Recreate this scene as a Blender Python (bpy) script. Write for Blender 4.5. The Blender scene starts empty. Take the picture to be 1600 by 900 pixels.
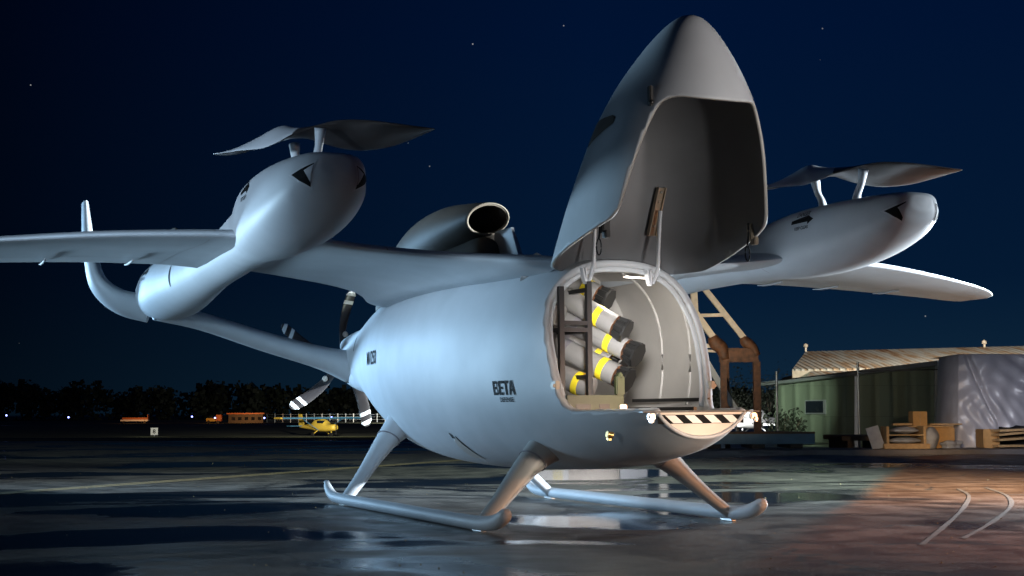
import bpy, bmesh, math, random
import numpy as np
from mathutils import Vector, Matrix
from mathutils.bvhtree import BVHTree
random.seed(7); np.random.seed(7)
S = bpy.context.scene
C = S.collection
R = math.radians

# ------------------------------------------------------------------ camera
F = Vector((0, math.cos(R(4.957)), math.sin(R(4.957))))
R0 = Vector((1, 0, 0)); U0 = Vector((0, -math.sin(R(4.957)), math.cos(R(4.957))))
rl = R(-0.2068)
RX = R0*math.cos(rl) + U0*math.sin(rl); UX = -R0*math.sin(rl) + U0*math.cos(rl)
cam_d = bpy.data.cameras.new('camera'); cam = bpy.data.objects.new('camera', cam_d); C.objects.link(cam)
cm = Matrix((RX, UX, -F)).transposed().to_4x4(); cm.translation = (0, 0, 1.0)
cam.matrix_world = cm
cam_d.sensor_width = 36; cam_d.lens = 2233/1600*36; cam_d.clip_end = 5000; cam_d.clip_start = 0.05
S.camera = cam
S.view_settings.view_transform = 'Standard'; S.view_settings.look = 'None'
S.view_settings.exposure = 0; S.view_settings.gamma = 1
try: S.view_settings.use_curve_mapping = False
except Exception: pass

# aircraft frame: x forward, y port, z up
TH = R(-65.744); AR = R(0.3)
fw = Vector((math.cos(TH), math.sin(TH), 0)); l0 = Vector((-math.sin(TH), math.cos(TH), 0)); kk = Vector((0, 0, 1))
lt = l0*math.cos(AR) + kk*math.sin(AR); upv = -l0*math.sin(AR) + kk*math.cos(AR)
AO = Vector((.89, 12.594, 0))
AM = Matrix((fw, lt, upv)).transposed().to_4x4(); AM.translation = AO
def W(x, y, z): return AM @ Vector((x, y, z))
def pix(x, y, D):
    q = F*2233 + RX*(x-800) + UX*(450-y)
    return Vector((0, 0, 1)) + q*(D/q.y)

# ------------------------------------------------------------------ world: clear night sky
wd = bpy.data.worlds.new('World'); S.world = wd; wd.use_nodes = True
nt = wd.node_tree; N = nt.nodes; L = nt.links
for n in list(N): N.remove(n)
out = N.new('ShaderNodeOutputWorld'); bg = N.new('ShaderNodeBackground'); L.new(bg.outputs[0], out.inputs[0])
tc = N.new('ShaderNodeTexCoord'); sx = N.new('ShaderNodeSeparateXYZ'); L.new(tc.outputs['Generated'], sx.inputs[0])
rp = N.new('ShaderNodeValToRGB'); L.new(sx.outputs['Z'], rp.inputs[0])
cr = rp.color_ramp
cr.elements[0].position = 0.0; cr.elements[0].color = (.0045, .0175, .036, 1)
cr.elements[1].position = 0.5; cr.elements[1].color = (.0002, .0032, .019, 1)
e = cr.elements.new(.09); e.color = (.0012, .0088, .028, 1)
e = cr.elements.new(.26); e.color = (.0003, .0056, .027, 1)
# sky brighter to the right, darker to the far left
dp = N.new('ShaderNodeMath'); dp.operation = 'MULTIPLY_ADD'; L.new(sx.outputs['X'], dp.inputs[0]); dp.inputs[1].default_value = 2.2; dp.inputs[2].default_value = 1.0
clp = N.new('ShaderNodeClamp'); clp.inputs['Min'].default_value = .18; clp.inputs['Max'].default_value = 1.12; L.new(dp.outputs[0], clp.inputs[0])
mu = N.new('ShaderNodeVectorMath'); mu.operation = 'SCALE'; L.new(rp.outputs[0], mu.inputs[0]); L.new(clp.outputs[0], mu.inputs['Scale'])
vo = N.new('ShaderNodeTexVoronoi'); vo.inputs['Scale'].default_value = 45; L.new(tc.outputs['Generated'], vo.inputs['Vector'])
lt_ = N.new('ShaderNodeMath'); lt_.operation = 'LESS_THAN'; L.new(vo.outputs['Distance'], lt_.inputs[0]); lt_.inputs[1].default_value = .022
sc = N.new('ShaderNodeSeparateColor'); L.new(vo.outputs['Color'], sc.inputs[0])
pw = N.new('ShaderNodeMath'); pw.operation = 'POWER'; L.new(sc.outputs[0], pw.inputs[0]); pw.inputs[1].default_value = 1.2
m2 = N.new('ShaderNodeMath'); m2.operation = 'MULTIPLY'; L.new(lt_.outputs[0], m2.inputs[0]); L.new(pw.outputs[0], m2.inputs[1])
m3 = N.new('ShaderNodeMath'); m3.operation = 'MULTIPLY'; L.new(m2.outputs[0], m3.inputs[0]); m3.inputs[1].default_value = .4
gt = N.new('ShaderNodeMath'); gt.operation = 'GREATER_THAN'; L.new(sx.outputs['Z'], gt.inputs[0]); gt.inputs[1].default_value = .03
m4 = N.new('ShaderNodeMath'); m4.operation = 'MULTIPLY'; L.new(m3.outputs[0], m4.inputs[0]); L.new(gt.outputs[0], m4.inputs[1])
ad = N.new('ShaderNodeVectorMath'); ad.operation = 'ADD'; L.new(mu.outputs[0], ad.inputs[0]); L.new(m4.outputs[0], ad.inputs[1])
L.new(ad.outputs[0], bg.inputs['Color']); bg.inputs['Strength'].default_value = 1.0

# ------------------------------------------------------------------ unseen lamps added where light painters would stand, and about the yard
def area(name, pos, target, size, watts, col, spread=180, shape='DISK', sy=None):
    d = bpy.data.lights.new(name, 'AREA'); d.energy = watts; d.color = col; d.shape = shape; d.size = size
    if sy: d.size_y = sy
    d.spread = R(spread)
    o = bpy.data.objects.new(name, d); C.objects.link(o); o.location = pos
    o.rotation_euler = (Vector(target)-Vector(pos)).to_track_quat('-Z', 'Y').to_euler(); return o
def spot(name, pos, target, watts, col, ang, blend=.5, rad=.15):
    d = bpy.data.lights.new(name, 'SPOT'); d.energy = watts; d.color = col; d.spot_size = R(ang); d.spot_blend = blend; d.shadow_soft_size = rad
    o = bpy.data.objects.new(name, d); C.objects.link(o); o.location = pos
    o.rotation_euler = (Vector(target)-Vector(pos)).to_track_quat('-Z', 'Y').to_euler(); return o
BL = (.40, .69, 1.0); WH = (.82, .92, 1.0); WM = (1.0, .68, .40)
area('work_light_starboard', W(-14.5, -8.0, 2.6), W(-6.4, -.9, 1.8), 2.2, 145, BL, 36)
area('work_light_tail', W(-3.0, -12.5, 2.4), W(-6.6, -2.2, 2.0), 1.2, 38, (.50, .76, 1.0), 40)
area('work_light_wing', W(-10.0, -8.5, .8), W(-3.3, -3.9, 2.5), 1.2, 60, (.50, .77, 1.0), 34)
area('work_light_pod', W(3.6, -11.5, 2.4), W(-1.1, -4.3, 2.75), .8, 46, (.60, .80, 1.0), 32)
area('work_light_door', W(9.0, 3.5, 2.0), W(1.5, .1, 3.8), .5, 9, (1.0, .90, .83), 22)
area('work_light_door_lining', W(8.2, .6, 1.4), W(.5, .0, 2.8), .4, 3.5, (1.0, .95, .90), 18)
area('work_light_door_side', W(0.0, -9.0, 1.6), W(-.1, -.8, 3.0), .8, 2.2, (.45, .72, 1.0), 34)
area('work_light_port', W(6.5, 14.0, 3.4), W(-1.4, 4.9, 2.5), .5, 700, WH, 30)
area('work_light_rim', (10.2, 20.0, 1.1), W(1.0, .6, 1.5), .25, 150, WH, 40)
area('work_light_warm', W(9.0, 2.2, 1.6), W(1.6, .0, .85), .4, 3.6, (1.0, .84, .68), 12)
area('yard_light_green', (6.4, 38.0, 2.6), (8.5, 46.0, 1.4), .3, 36, (.85, 1.0, .78), 30)
area('yard_fill_gantry', (1.8, 25.5, 1.6), (5.0, 34.5, 2.9), .4, 26, (1.0, .84, .62), 34)  # added fill to brighten the gantry, no lamp of the yard
area('yard_light_roof', (16.0, 46.5, 5.2), (17, 56, 6.2), .5, 1700, (1.0, .9, .76), 150)
area('yard_light_tarp', (10.5, 27.0, 1.5), (12.3, 36, .9), .4, 9, (.85, .88, 1.0), 30)
area('yard_light_crates', (7.8, 26.0, 1.2), (10.5, 36, .0), .3, 8, (1.0, .70, .42), 30)
area('yard_light_far_plane', (16, 108, 1.5), (19.6, 118, -.4), .5, 260, (1, 1, .97), 60)
area('yard_light_behind', (1.5, 29.5, 2.2), (2.0, 37, 1.2), .4, 46, (.95, .95, 1.0), 50)
area('apron_fill_far', (14.0, 11, 4.0), (5.4, 19.5, 0), .6, 1000, (.85, 1.0, .88), 44)  # added fill to brighten the right-hand apron
area('apron_fill_near', (-7, 3, 2.0), (-2.2, 8.2, 0), .4, 9, (.9, .97, 1.0), 34)  # added fill for the ground at near left
area('field_fill_grass', (-14, 120, 7), (-28, 230, -2), 1.0, 5200, (1, .95, .7), 90)  # added fill that lifts the grass strip out of black
area('apron_warm', (12.0, 5.0, 2.6), (5.9, 9.6, 0), .5, 85, (1.0, .46, .22), 34)

# ------------------------------------------------------------------ materials
def mat(name, base, rough=.5, metal=0, noise=0, nscale=8, bump=0, bscale=60, rnoise=0, emit=None, es=0, spec=.5, coat=0):
    m = bpy.data.materials.new(name); m.use_nodes = True
    t = m.node_tree; b = t.nodes['Principled BSDF']
    b.inputs['Base Color'].default_value = (*base, 1); b.inputs['Roughness'].default_value = rough; b.inputs['Metallic'].default_value = metal
    b.inputs['Specular IOR Level'].default_value = spec
    if coat: b.inputs['Coat Weight'].default_value = coat; b.inputs['Coat Roughness'].default_value = .25
    tc = t.nodes.new('ShaderNodeTexCoord')
    if noise:
        nz = t.nodes.new('ShaderNodeTexNoise'); nz.inputs['Scale'].default_value = nscale; nz.inputs['Detail'].default_value = 6
        t.links.new(tc.outputs['Object'], nz.inputs['Vector'])
        r = t.nodes.new('ShaderNodeValToRGB'); t.links.new(nz.outputs['Fac'], r.inputs[0])
        r.color_ramp.elements[0].position = .3; r.color_ramp.elements[1].position = .7
        r.color_ramp.elements[0].color = (*[c*(1-noise) for c in base], 1); r.color_ramp.elements[1].color = (*[min(1, c*(1+noise)) for c in base], 1)
        t.links.new(r.outputs[0], b.inputs['Base Color'])
    if rnoise:
        nz = t.nodes.new('ShaderNodeTexNoise'); nz.inputs['Scale'].default_value = nscale*.6; nz.inputs['Detail'].default_value = 5
        t.links.new(tc.outputs['Object'], nz.inputs['Vector'])
        mr = t.nodes.new('ShaderNodeMapRange'); mr.inputs['To Min'].default_value = max(.02, rough-rnoise); mr.inputs['To Max'].default_value = rough+rnoise
        t.links.new(nz.outputs['Fac'], mr.inputs['Value']); t.links.new(mr.outputs[0], b.inputs['Roughness'])
    if bump:
        nz = t.nodes.new('ShaderNodeTexNoise'); nz.inputs['Scale'].default_value = bscale; nz.inputs['Detail'].default_value = 4
        t.links.new(tc.outputs['Object'], nz.inputs['Vector'])
        bp = t.nodes.new('ShaderNodeBump'); bp.inputs['Strength'].default_value = bump; bp.inputs['Distance'].default_value = .02
        t.links.new(nz.outputs['Fac'], bp.inputs['Height']); t.links.new(bp.outputs[0], b.inputs['Normal'])
    if emit: b.inputs['Emission Color'].default_value = (*emit, 1); b.inputs['Emission Strength'].default_value = es
    return m
M = dict(
 paint=mat('airframe_grey', (.38, .41, .44), .55, noise=.06, nscale=2.5, rnoise=.08, spec=.38, bump=.03, bscale=2),
 paint2=mat('airframe_dull', (.30, .30, .29), .5, noise=.06, nscale=3, rnoise=.05),
 lining=mat('bay_lining', (.36, .345, .325), .45, noise=.06, nscale=4, rnoise=.08),
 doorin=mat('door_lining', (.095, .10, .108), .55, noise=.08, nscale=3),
 rim=mat('seal', (.42, .45, .48), .4),
 black=mat('black_mark', (.008, .009, .010), .7, spec=.1),
 blk=mat('black_metal', (.02, .02, .02), .35, metal=.3),
 carbon=mat('rotor_black', (.035, .03, .03), .32, noise=.15, nscale=6, rnoise=.05),
 rgrey=mat('rotor_grey', (.45, .47, .5), .4),
 white=mat('white_mark', (.75, .75, .73), .5),
 cream=mat('cream_panel', (.62, .56, .49), .5, noise=.05, nscale=6),
 steel=mat('steel', (.6, .58, .55), .28, metal=.9),
 extr=mat('dark_extrusion', (.03, .03, .032), .45, metal=.4),
 olive=mat('olive_paint', (.045, .058, .022), .45, noise=.12, nscale=12),
 tube=mat('tube_grey', (.23, .225, .22), .38, noise=.04, nscale=8),
 tubeband=mat('tube_band_grey', (.2, .19, .21), .4),
 yellow=mat('yellow_band', (.85, .68, .03), .4),
 bronze=mat('inlet_inside', (.035, .025, .018), .6),
 scoop=mat('scoop_paint', (.07, .056, .042), .6, noise=.1, nscale=4),
 liprim=mat('scoop_lip', (.22, .18, .13), .6),
 baremetal=mat('bare_fitting', (.30, .25, .19), .4, metal=.6),
 brass=mat('brass', (.5, .33, .12), .35, metal=.8),
 rust=mat('rusty_steel', (.10, .042, .018), .6, noise=.5, nscale=9, bump=.3),
 creamsteel=mat('cream_steel', (.55, .48, .38), .5, noise=.15, nscale=7),
 bluepaint=mat('faded_blue_board', (.12, .19, .24), .55, noise=.15, nscale=4),
 darkwood=mat('dark_timber', (.05, .03, .018), .7, noise=.4, nscale=8),
 pine=mat('pine_timber', (.42, .27, .13), .7, noise=.2, nscale=14),
 card=mat('cardboard', (.42, .24, .09), .8, noise=.12, nscale=10),
 bag=mat('grey_sack', (.30, .31, .34), .6, noise=.1, nscale=10, bump=.5, bscale=14),
 leaf=mat('foliage', (.010, .015, .007), .7, noise=.3, nscale=.7),
 bark=mat('bark', (.06, .045, .03), .9),
 planewhite=mat('plane_white', (.85, .86, .85), .4),
 planeyellow=mat('plane_yellow', (.55, .38, .05), .4),
 planeblue=mat('plane_blue', (.05, .16, .26), .4),
 glass=mat('dark_glass', (.01, .014, .02), .08),
 galv=mat('galvanised', (.35, .38, .4), .4, metal=.6),
 concrete=mat('concrete', (.13, .115, .115), .7, noise=.2, nscale=3, bump=.2),
 orange=mat('orange_lit_tint', (.5, .14, .03), .5),  # orange lamplight put into the colour of far roof, cab and load
 bluelamp=mat('blue_lamp', (.1, .1, .3), .3, emit=(.25, .3, 1.0), es=9),
 warmlamp=mat('warm_lamp', (.4, .3, .2), .3, emit=(1.0, .4, .15), es=1.2),
)

# ------------------------------------------------------------------ helpers
def setp(o, label=None, cat=None, group=None, kind=None):
    if label: o['label'] = label
    if cat: o['category'] = cat
    if group: o['group'] = group
    if kind: o['kind'] = kind
    return o
def thing(name, label, cat, loc=(0, 0, 0), rz=0, group=None):
    o = bpy.data.objects.new(name, None); C.objects.link(o); o.location = loc; o.rotation_euler = (0, 0, rz)
    return setp(o, label, cat, group)
def obj(name, data, m, parent=None, smooth=None, solid=None):
    """data: (verts, faces) or bmesh"""
    me = bpy.data.meshes.new(name)
    if isinstance(data, bmesh.types.BMesh): data.to_mesh(me); data.free()
    else: me.from_pydata([tuple(v) for v in data[0]], [], [tuple(f) for f in data[1]])
    me.update()
    if not solid and len(me.polygons) > 5 and not isinstance(data, bmesh.types.BMesh):
        bm = bmesh.new(); bm.from_mesh(me); bmesh.ops.recalc_face_normals(bm, faces=bm.faces[:]); bm.to_mesh(me); bm.free()
    ms = m if isinstance(m, (list, tuple)) else [m]
    for q in ms: me.materials.append(q)
    o = bpy.data.objects.new(name, me); C.objects.link(o)
    if smooth is not None:
        for p in me.polygons: p.use_smooth = True
        if smooth < 180: me.set_sharp_from_angle(angle=R(smooth))
    if parent: o.parent = parent
    if solid:
        md = o.modifiers.new('thickness', 'SOLIDIFY'); md.thickness = solid; md.offset = -1
        md.use_even_offset = False
        if len(ms) > 1: md.material_offset = 1; md.material_offset_rim = 2 if len(ms) > 2 else 0
    return o
def copy_thing(root, loc, rz=0, label=None, group=None, scale=None):
    r = root.copy(); C.objects.link(r); r.location = loc; r.rotation_euler = (0, 0, rz)
    if scale: r.scale = scale
    if label: r['label'] = label
    if group: r['group'] = group
    for ch in list(root.children):
        c = ch.copy(); C.objects.link(c); c.parent = r
        for g in list(ch.children):
            d = g.copy(); C.objects.link(d); d.parent = c
    return r
def catmull(st, sub):
    st = [np.array(s, float) for s in st]; out = []
    P = [2*st[0]-st[1]] + st + [2*st[-1]-st[-2]]
    for i in range(1, len(P)-2):
        p0, p1, p2, p3 = P[i-1:i+3]
        for k in range(sub):
            t = k/sub
            out.append(.5*((2*p1)+(-p0+p2)*t+(2*p0-5*p1+4*p2-p3)*t*t+(-p0+3*p1-3*p2+p3)*t**3))
    out.append(st[-1]); return out
def ringfaces(nr, n, caps=True):
    f = []
    for i in range(nr-1):
        for j in range(n):
            a, b = i*n+j, i*n+(j+1) % n
            f.append((a, a+n, b+n, b))
    if caps: f += [tuple(range(n)), tuple(range((nr-1)*n, nr*n))[::-1]]
    return f
def body(st, n=72, sub=8, yc=0):
    """stations (x, zbot, ztop, halfwidth, zmid, exponent) from nose (+x) to tail"""
    V = []; S_ = catmull(st, sub)
    for s in S_:
        x, zb, zt, hw, zm, ex = s[:6]; exl = s[6] if len(s) > 6 else ex; hw = max(hw, .002)
        for j in range(n):
            a = 2*math.pi*j/n; ca, sa = math.cos(a), math.sin(a)
            e_ = ex if sa >= 0 else exl
            y = hw*math.copysign(abs(ca)**(2/e_), ca)
            h = (zt-zm) if sa >= 0 else (zm-zb)
            V.append((x, yc+y, zm + max(h, .002)*math.copysign(abs(sa)**(2/e_), sa)))
    return V, ringfaces(len(S_), n)
def clip(V, Fc, fn):
    """keep the part of a mesh where fn > 0, cutting faces exactly"""
    V = [tuple(v) for v in V]; val = [fn(*v) for v in V]; nv = []; idx = {}; cut = {}; out = []
    def keep(i):
        if i not in idx: idx[i] = len(nv); nv.append(V[i])
        return idx[i]
    def mid(i, j):
        k = (min(i, j), max(i, j))
        if k not in cut:
            a, b = k; lo, hi = 0., 1.
            A = np.array(V[a]); B = np.array(V[b]); sa = val[a] > 0
            for _ in range(14):
                m = (lo+hi)/2; s = fn(*(A+(B-A)*m)) > 0
                if s == sa: lo = m
                else: hi = m
            cut[k] = len(nv); nv.append(tuple(A+(B-A)*(lo+hi)/2))
        return cut[k]
    for f in Fc:
        s = [val[i] > 0 for i in f]
        if all(s): out.append(tuple(keep(i) for i in f)); continue
        if not any(s): continue
        p = []
        for a in range(len(f)):
            i, j = f[a], f[(a+1) % len(f)]
            if val[i] > 0: p.append(keep(i))
            if (val[i] > 0) != (val[j] > 0): p.append(mid(i, j))
        if len(p) > 2: out.append(tuple(p))
    return nv, out
def sweep(path, rad, n=16, sub=6, flat=None, up=(0, 0, 1), caps=True):
    """path of points, rad list (a or (a,b)): a along 'side', b along 'up'"""
    st = [list(p)+list(r if hasattr(r, '__len__') else (r, r)) for p, r in zip(path, rad)]
    S_ = catmull(st, sub) if len(st) > 2 or sub > 1 else [np.array(s, float) for s in st]
    P = [Vector(s[:3]) for s in S_]; V = []
    for i, s in enumerate(S_):
        t = (P[min(i+1, len(P)-1)]-P[max(i-1, 0)]).normalized(); u = Vector(up)
        side = t.cross(u)
        if side.length < 1e-3: side = t.cross(Vector((0, 1, .01)))
        side.normalize(); u2 = side.cross(t).normalized()
        for j in range(n):
            a = 2*math.pi*j/n
            V.append(tuple(P[i]+side*math.cos(a)*max(s[3], .001)+u2*math.sin(a)*max(s[4], .001)))
    return V, ringfaces(len(P), n, caps)
def join(*parts):
    V = []; Fc = []
    for v, f in parts:
        o = len(V); V += [tuple(p) for p in v]; Fc += [tuple(i+o for i in q) for q in f]
    return V, Fc
def box(x0, x1, y0, y1, z0, z1, bev=0):
    bm = bmesh.new(); bmesh.ops.create_cube(bm, size=1)
    for v in bm.verts: v.co = Vector(((x0+x1)/2+v.co.x*(x1-x0), (y0+y1)/2+v.co.y*(y1-y0), (z0+z1)/2+v.co.z*(z1-z0)))
    if bev: bmesh.ops.bevel(bm, geom=list(bm.edges), offset=bev, segments=2, affect='EDGES')
    bm.verts.index_update(); r = ([tuple(v.co) for v in bm.verts], [tuple(v.index for v in f.verts) for f in bm.faces]); bm.free(); return r
def bar(a, b, w, h=None, up=(0, 0, 1)):
    """rectangular bar from a to b"""
    a = Vector(a); b = Vector(b); t = (b-a).normalized(); s = t.cross(Vector(up))
    if s.length < 1e-3: s = t.cross(Vector((0, 1, 0)))
    s.normalize(); u = s.cross(t); h = h or w; V = []
    for p in (a, b):
        for i, j in ((-1, -1), (1, -1), (1, 1), (-1, 1)): V.append(tuple(p+s*i*w/2+u*j*h/2))
    return V, [(3, 2, 1, 0), (4, 5, 6, 7), (0, 1, 5, 4), (1, 2, 6, 5), (2, 3, 7, 6), (3, 0, 4, 7)]
def tf(data, mtx): return [tuple(mtx @ Vector(v)) for v in data[0]], data[1]
def blob(c, r, seed=0, amp=.15, n=2, sq=(1, 1, 1)):
    bm = bmesh.new(); bmesh.ops.create_icosphere(bm, subdivisions=n, radius=1)
    rs = random.Random(seed); ph = [rs.uniform(0, 6) for _ in range(6)]
    for v in bm.verts:
        d = v.co; k = 1+amp*(math.sin(3*d.x+ph[0])*math.cos(4*d.y+ph[1])+math.sin(5*d.z+ph[2])*.6)
        v.co = Vector((c[0]+d.x*r*sq[0]*k, c[1]+d.y*r*sq[1]*k, c[2]+d.z*r*sq[2]*k))
    bm.verts.index_update(); o = ([tuple(v.co) for v in bm.verts], [tuple(v.index for v in f.verts) for f in bm.faces]); bm.free(); return o
def bvh(data): return BVHTree.FromPolygons([Vector(v) for v in data[0]], [tuple(f) for f in data[1]])
def decal(name, polys, o, ux, uy, tree, m, parent, step=.04, off=.003, raw=None):
    """lay flat 2D polygons (in metres, on axes ux, uy at o) onto a curved surface"""
    bm = bmesh.new()
    if raw: 
        bm.from_mesh(raw)
    else:
        for p in polys: bm.faces.new([bm.verts.new((x, y, 0)) for x, y in p])
    bmesh.ops.triangulate(bm, faces=bm.faces[:])
    xs = [v.co.x for v in bm.verts]; ys = [v.co.y for v in bm.verts]
    for ax, lo, hi in ((0, min(xs), max(xs)), (1, min(ys), max(ys))):
        k = lo+step
        while k < hi:
            co = [0, 0, 0]; no = [0, 0, 0]; co[ax] = k; no[ax] = 1
            bmesh.ops.bisect_plane(bm, geom=bm.verts[:]+bm.edges[:]+bm.faces[:], plane_co=co, plane_no=no); k += step
    bmesh.ops.triangulate(bm, faces=bm.faces[:])
    ux = Vector(ux).normalized(); uy = Vector(uy).normalized(); d = ux.cross(uy)
    o = Vector(o)
    for v in bm.verts:
        p = o+ux*v.co.x+uy*v.co.y
        h = tree.ray_cast(p+d*1.5, -d)
        if h[0] is None: h = tree.find_nearest(p)
        nn = h[1]
        if nn.dot(d) < 0: nn = -nn
        v.co = h[0]+nn*off
    return obj(name, bm, m, parent, smooth=180)
def text_mesh(s, size, bold=.0, shear=0, sx=1):
    cu = bpy.data.curves.new('t', 'FONT'); cu.body = s; cu.size = size; cu.offset = bold; cu.shear = shear; cu.align_x = 'CENTER'
    t = bpy.data.objects.new('t', cu); C.objects.link(t); bpy.context.view_layer.update()
    dg = bpy.context.evaluated_depsgraph_get(); me = bpy.data.meshes.new_from_object(t.evaluated_get(dg))
    for v in me.vertices: v.co.x *= sx
    bpy.data.objects.remove(t); return me
def ribbon(name, pts, width, tree, d, m, parent, off=.003, sub=10):
    """thin seam line laid on a surface by casting along -d"""
    S_ = catmull(pts, sub); d = Vector(d).normalized(); H = []
    for s in S_:
        h = tree.ray_cast(Vector(s)+d*1.0, -d)
        if h[0] is None: h = tree.find_nearest(Vector(s))
        n = h[1] if h[1].dot(d) > 0 else -h[1]
        H.append((h[0]+n*off, n))
    V = []
    for i, (p, n) in enumerate(H):
        t = (H[min(i+1, len(H)-1)][0]-H[max(i-1, 0)][0]).normalized(); s = t.cross(n).normalized()
        V += [tuple(p+s*width/2), tuple(p-s*width/2)]
    return obj(name, (V, [(2*i, 2*i+1, 2*i+3, 2*i+2) for i in range(len(H)-1)]), m, parent)

# ------------------------------------------------------------------ ground, grass, apron
def gz(y):
    if y < 52: return 0.
    return -2.2*min(1, (y-52)/140)
def ground_mat():
    m = bpy.data.materials.new('wet_tarmac'); m.use_nodes = True; t = m.node_tree; b = t.nodes['Principled BSDF']; n = t.nodes; l = t.links
    g = n.new('ShaderNodeTexCoord')
    def nz(scale, det=6, sc=(1, 1, 1), dist=0):
        mp = n.new('ShaderNodeMapping'); mp.inputs['Scale'].default_value = sc; l.new(g.outputs['Object'], mp.inputs[0])
        q = n.new('ShaderNodeTexNoise'); q.inputs['Scale'].default_value = scale; q.inputs['Detail'].default_value = det; q.inputs['Distortion'].default_value = dist; l.new(mp.outputs[0], q.inputs['Vector']); return q.outputs['Fac']
    def rng(v, a, b_, c, d):
        q = n.new('ShaderNodeMapRange'); q.interpolation_type = 'SMOOTHSTEP'; l.new(v, q.inputs['Value'])
        for k, x in zip(('From Min', 'From Max', 'To Min', 'To Max'), (a, b_, c, d)): q.inputs[k].default_value = x
        return q.outputs[0]
    def mixc(f, a, b_):
        q = n.new('ShaderNodeMix'); q.data_type = 'RGBA'; l.new(f, q.inputs['Factor'])
        for s, v in ((q.inputs['A'], a), (q.inputs['B'], b_)):
            if hasattr(v, 'links') or not isinstance(v, tuple): l.new(v, s)
            else: s.default_value = (*v, 1)
        return q.outputs['Result']
    big = nz(.23, 5, (1, 1.5, 1), .6); grain = nz(55, 3); mid = nz(2.2, 7)
    sxyz = n.new('ShaderNodeSeparateXYZ'); l.new(g.outputs['Object'], sxyz.inputs[0])
    col = mixc(rng(mid, .3, .7, 0, 1), (.050, .052, .048), (.095, .096, .088))
    col = mixc(rng(grain, .45, .7, 0, .5), col, (.17, .165, .15))
    # warm light painted in as a reddish-brown patch at the near right, its edge running away from the camera
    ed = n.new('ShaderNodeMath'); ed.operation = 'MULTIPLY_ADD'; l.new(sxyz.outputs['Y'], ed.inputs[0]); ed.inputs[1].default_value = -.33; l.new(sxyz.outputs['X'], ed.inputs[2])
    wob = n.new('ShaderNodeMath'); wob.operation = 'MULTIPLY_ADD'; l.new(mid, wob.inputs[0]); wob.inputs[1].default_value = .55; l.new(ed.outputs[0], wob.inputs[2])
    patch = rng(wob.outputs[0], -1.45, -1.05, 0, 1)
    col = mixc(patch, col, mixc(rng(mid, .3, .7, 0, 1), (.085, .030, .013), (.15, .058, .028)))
    vc = n.new('ShaderNodeTexVoronoi'); vc.feature = 'DISTANCE_TO_EDGE'; vc.inputs['Scale'].default_value = .33
    wv = n.new('ShaderNodeVectorMath'); wv.operation = 'SCALE'; nzc = n.new('ShaderNodeTexNoise'); nzc.inputs['Scale'].default_value = 1.3; nzc.inputs['Detail'].default_value = 5
    l.new(g.outputs['Object'], nzc.inputs['Vector']); l.new(nzc.outputs['Color'], wv.inputs[0]); wv.inputs['Scale'].default_value = 1.1
    wa_ = n.new('ShaderNodeVectorMath'); wa_.operation = 'ADD'; l.new(g.outputs['Object'], wa_.inputs[0]); l.new(wv.outputs[0], wa_.inputs[1]); l.new(wa_.outputs[0], vc.inputs['Vector'])
    col = mixc(rng(vc.outputs['Distance'], .004, .011, .75, 0), col, (.008, .008, .008))
    wet = rng(big, .49, .58, 0, 1)
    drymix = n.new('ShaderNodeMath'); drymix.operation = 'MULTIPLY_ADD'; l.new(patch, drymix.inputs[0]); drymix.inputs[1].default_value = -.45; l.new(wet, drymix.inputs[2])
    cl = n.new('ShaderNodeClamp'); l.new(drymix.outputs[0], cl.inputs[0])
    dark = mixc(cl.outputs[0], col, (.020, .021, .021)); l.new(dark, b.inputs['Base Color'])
    r1 = n.new('ShaderNodeMix'); r1.data_type = 'FLOAT'; l.new(cl.outputs[0], r1.inputs['Factor'])
    l.new(rng(mid, .3, .7, .34, .6), r1.inputs['A']); r1.inputs['B'].default_value = .09
    l.new(r1.outputs['Result'], b.inputs['Roughness'])
    bs = n.new('ShaderNodeMix'); bs.data_type = 'FLOAT'; l.new(cl.outputs[0], bs.inputs['Factor']); bs.inputs['A'].default_value = .35; bs.inputs['B'].default_value = .03
    bp = n.new('ShaderNodeBump'); bp.inputs['Distance'].default_value = .01; l.new(bs.outputs['Result'], bp.inputs['Strength'])
    l.new(grain, bp.inputs['Height'])
    rip = nz(5, 2, (1, .35, 1)); bp2 = n.new('ShaderNodeBump'); bp2.inputs['Strength'].default_value = .045; bp2.inputs['Distance'].default_value = .03; l.new(rip, bp2.inputs['Height']); l.new(bp.outputs[0], bp2.inputs['Normal'])
    l.new(bp2.outputs[0], b.inputs['Normal'])
    return m
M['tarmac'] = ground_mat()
ys = [-30, 0, 10, 20, 30, 40, 52, 60, 80, 110, 150, 192, 300, 500, 800, 1300, 2500]
xs = [-2500, -800, -200, -60, -20, 0, 20, 60, 200, 800, 2500]
V = [(x, y, gz(y)) for y in ys for x in xs]; nx = len(xs)
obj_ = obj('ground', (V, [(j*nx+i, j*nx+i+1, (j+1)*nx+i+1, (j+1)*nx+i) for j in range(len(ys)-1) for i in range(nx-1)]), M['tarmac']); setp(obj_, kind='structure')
M['grass'] = mat('grass', (.06, .065, .022), .8, noise=.45, nscale=.12, bump=.4, bscale=3)
ysg = [57, 80, 110, 150, 192, 300, 500, 800, 1500]; xg = [-1800, -300, -60, 0, 14]
V = [(x, y + (.02*x if y == 57 else 0)*0, gz(y)+.02) for y in ysg for x in xg]; nx = len(xg)
setp(obj('grass_field', (V, [(j*nx+i, j*nx+i+1, (j+1)*nx+i+1, (j+1)*nx+i) for j in range(len(ysg)-1) for i in range(nx-1)]), M['grass']), kind='structure')
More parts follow.
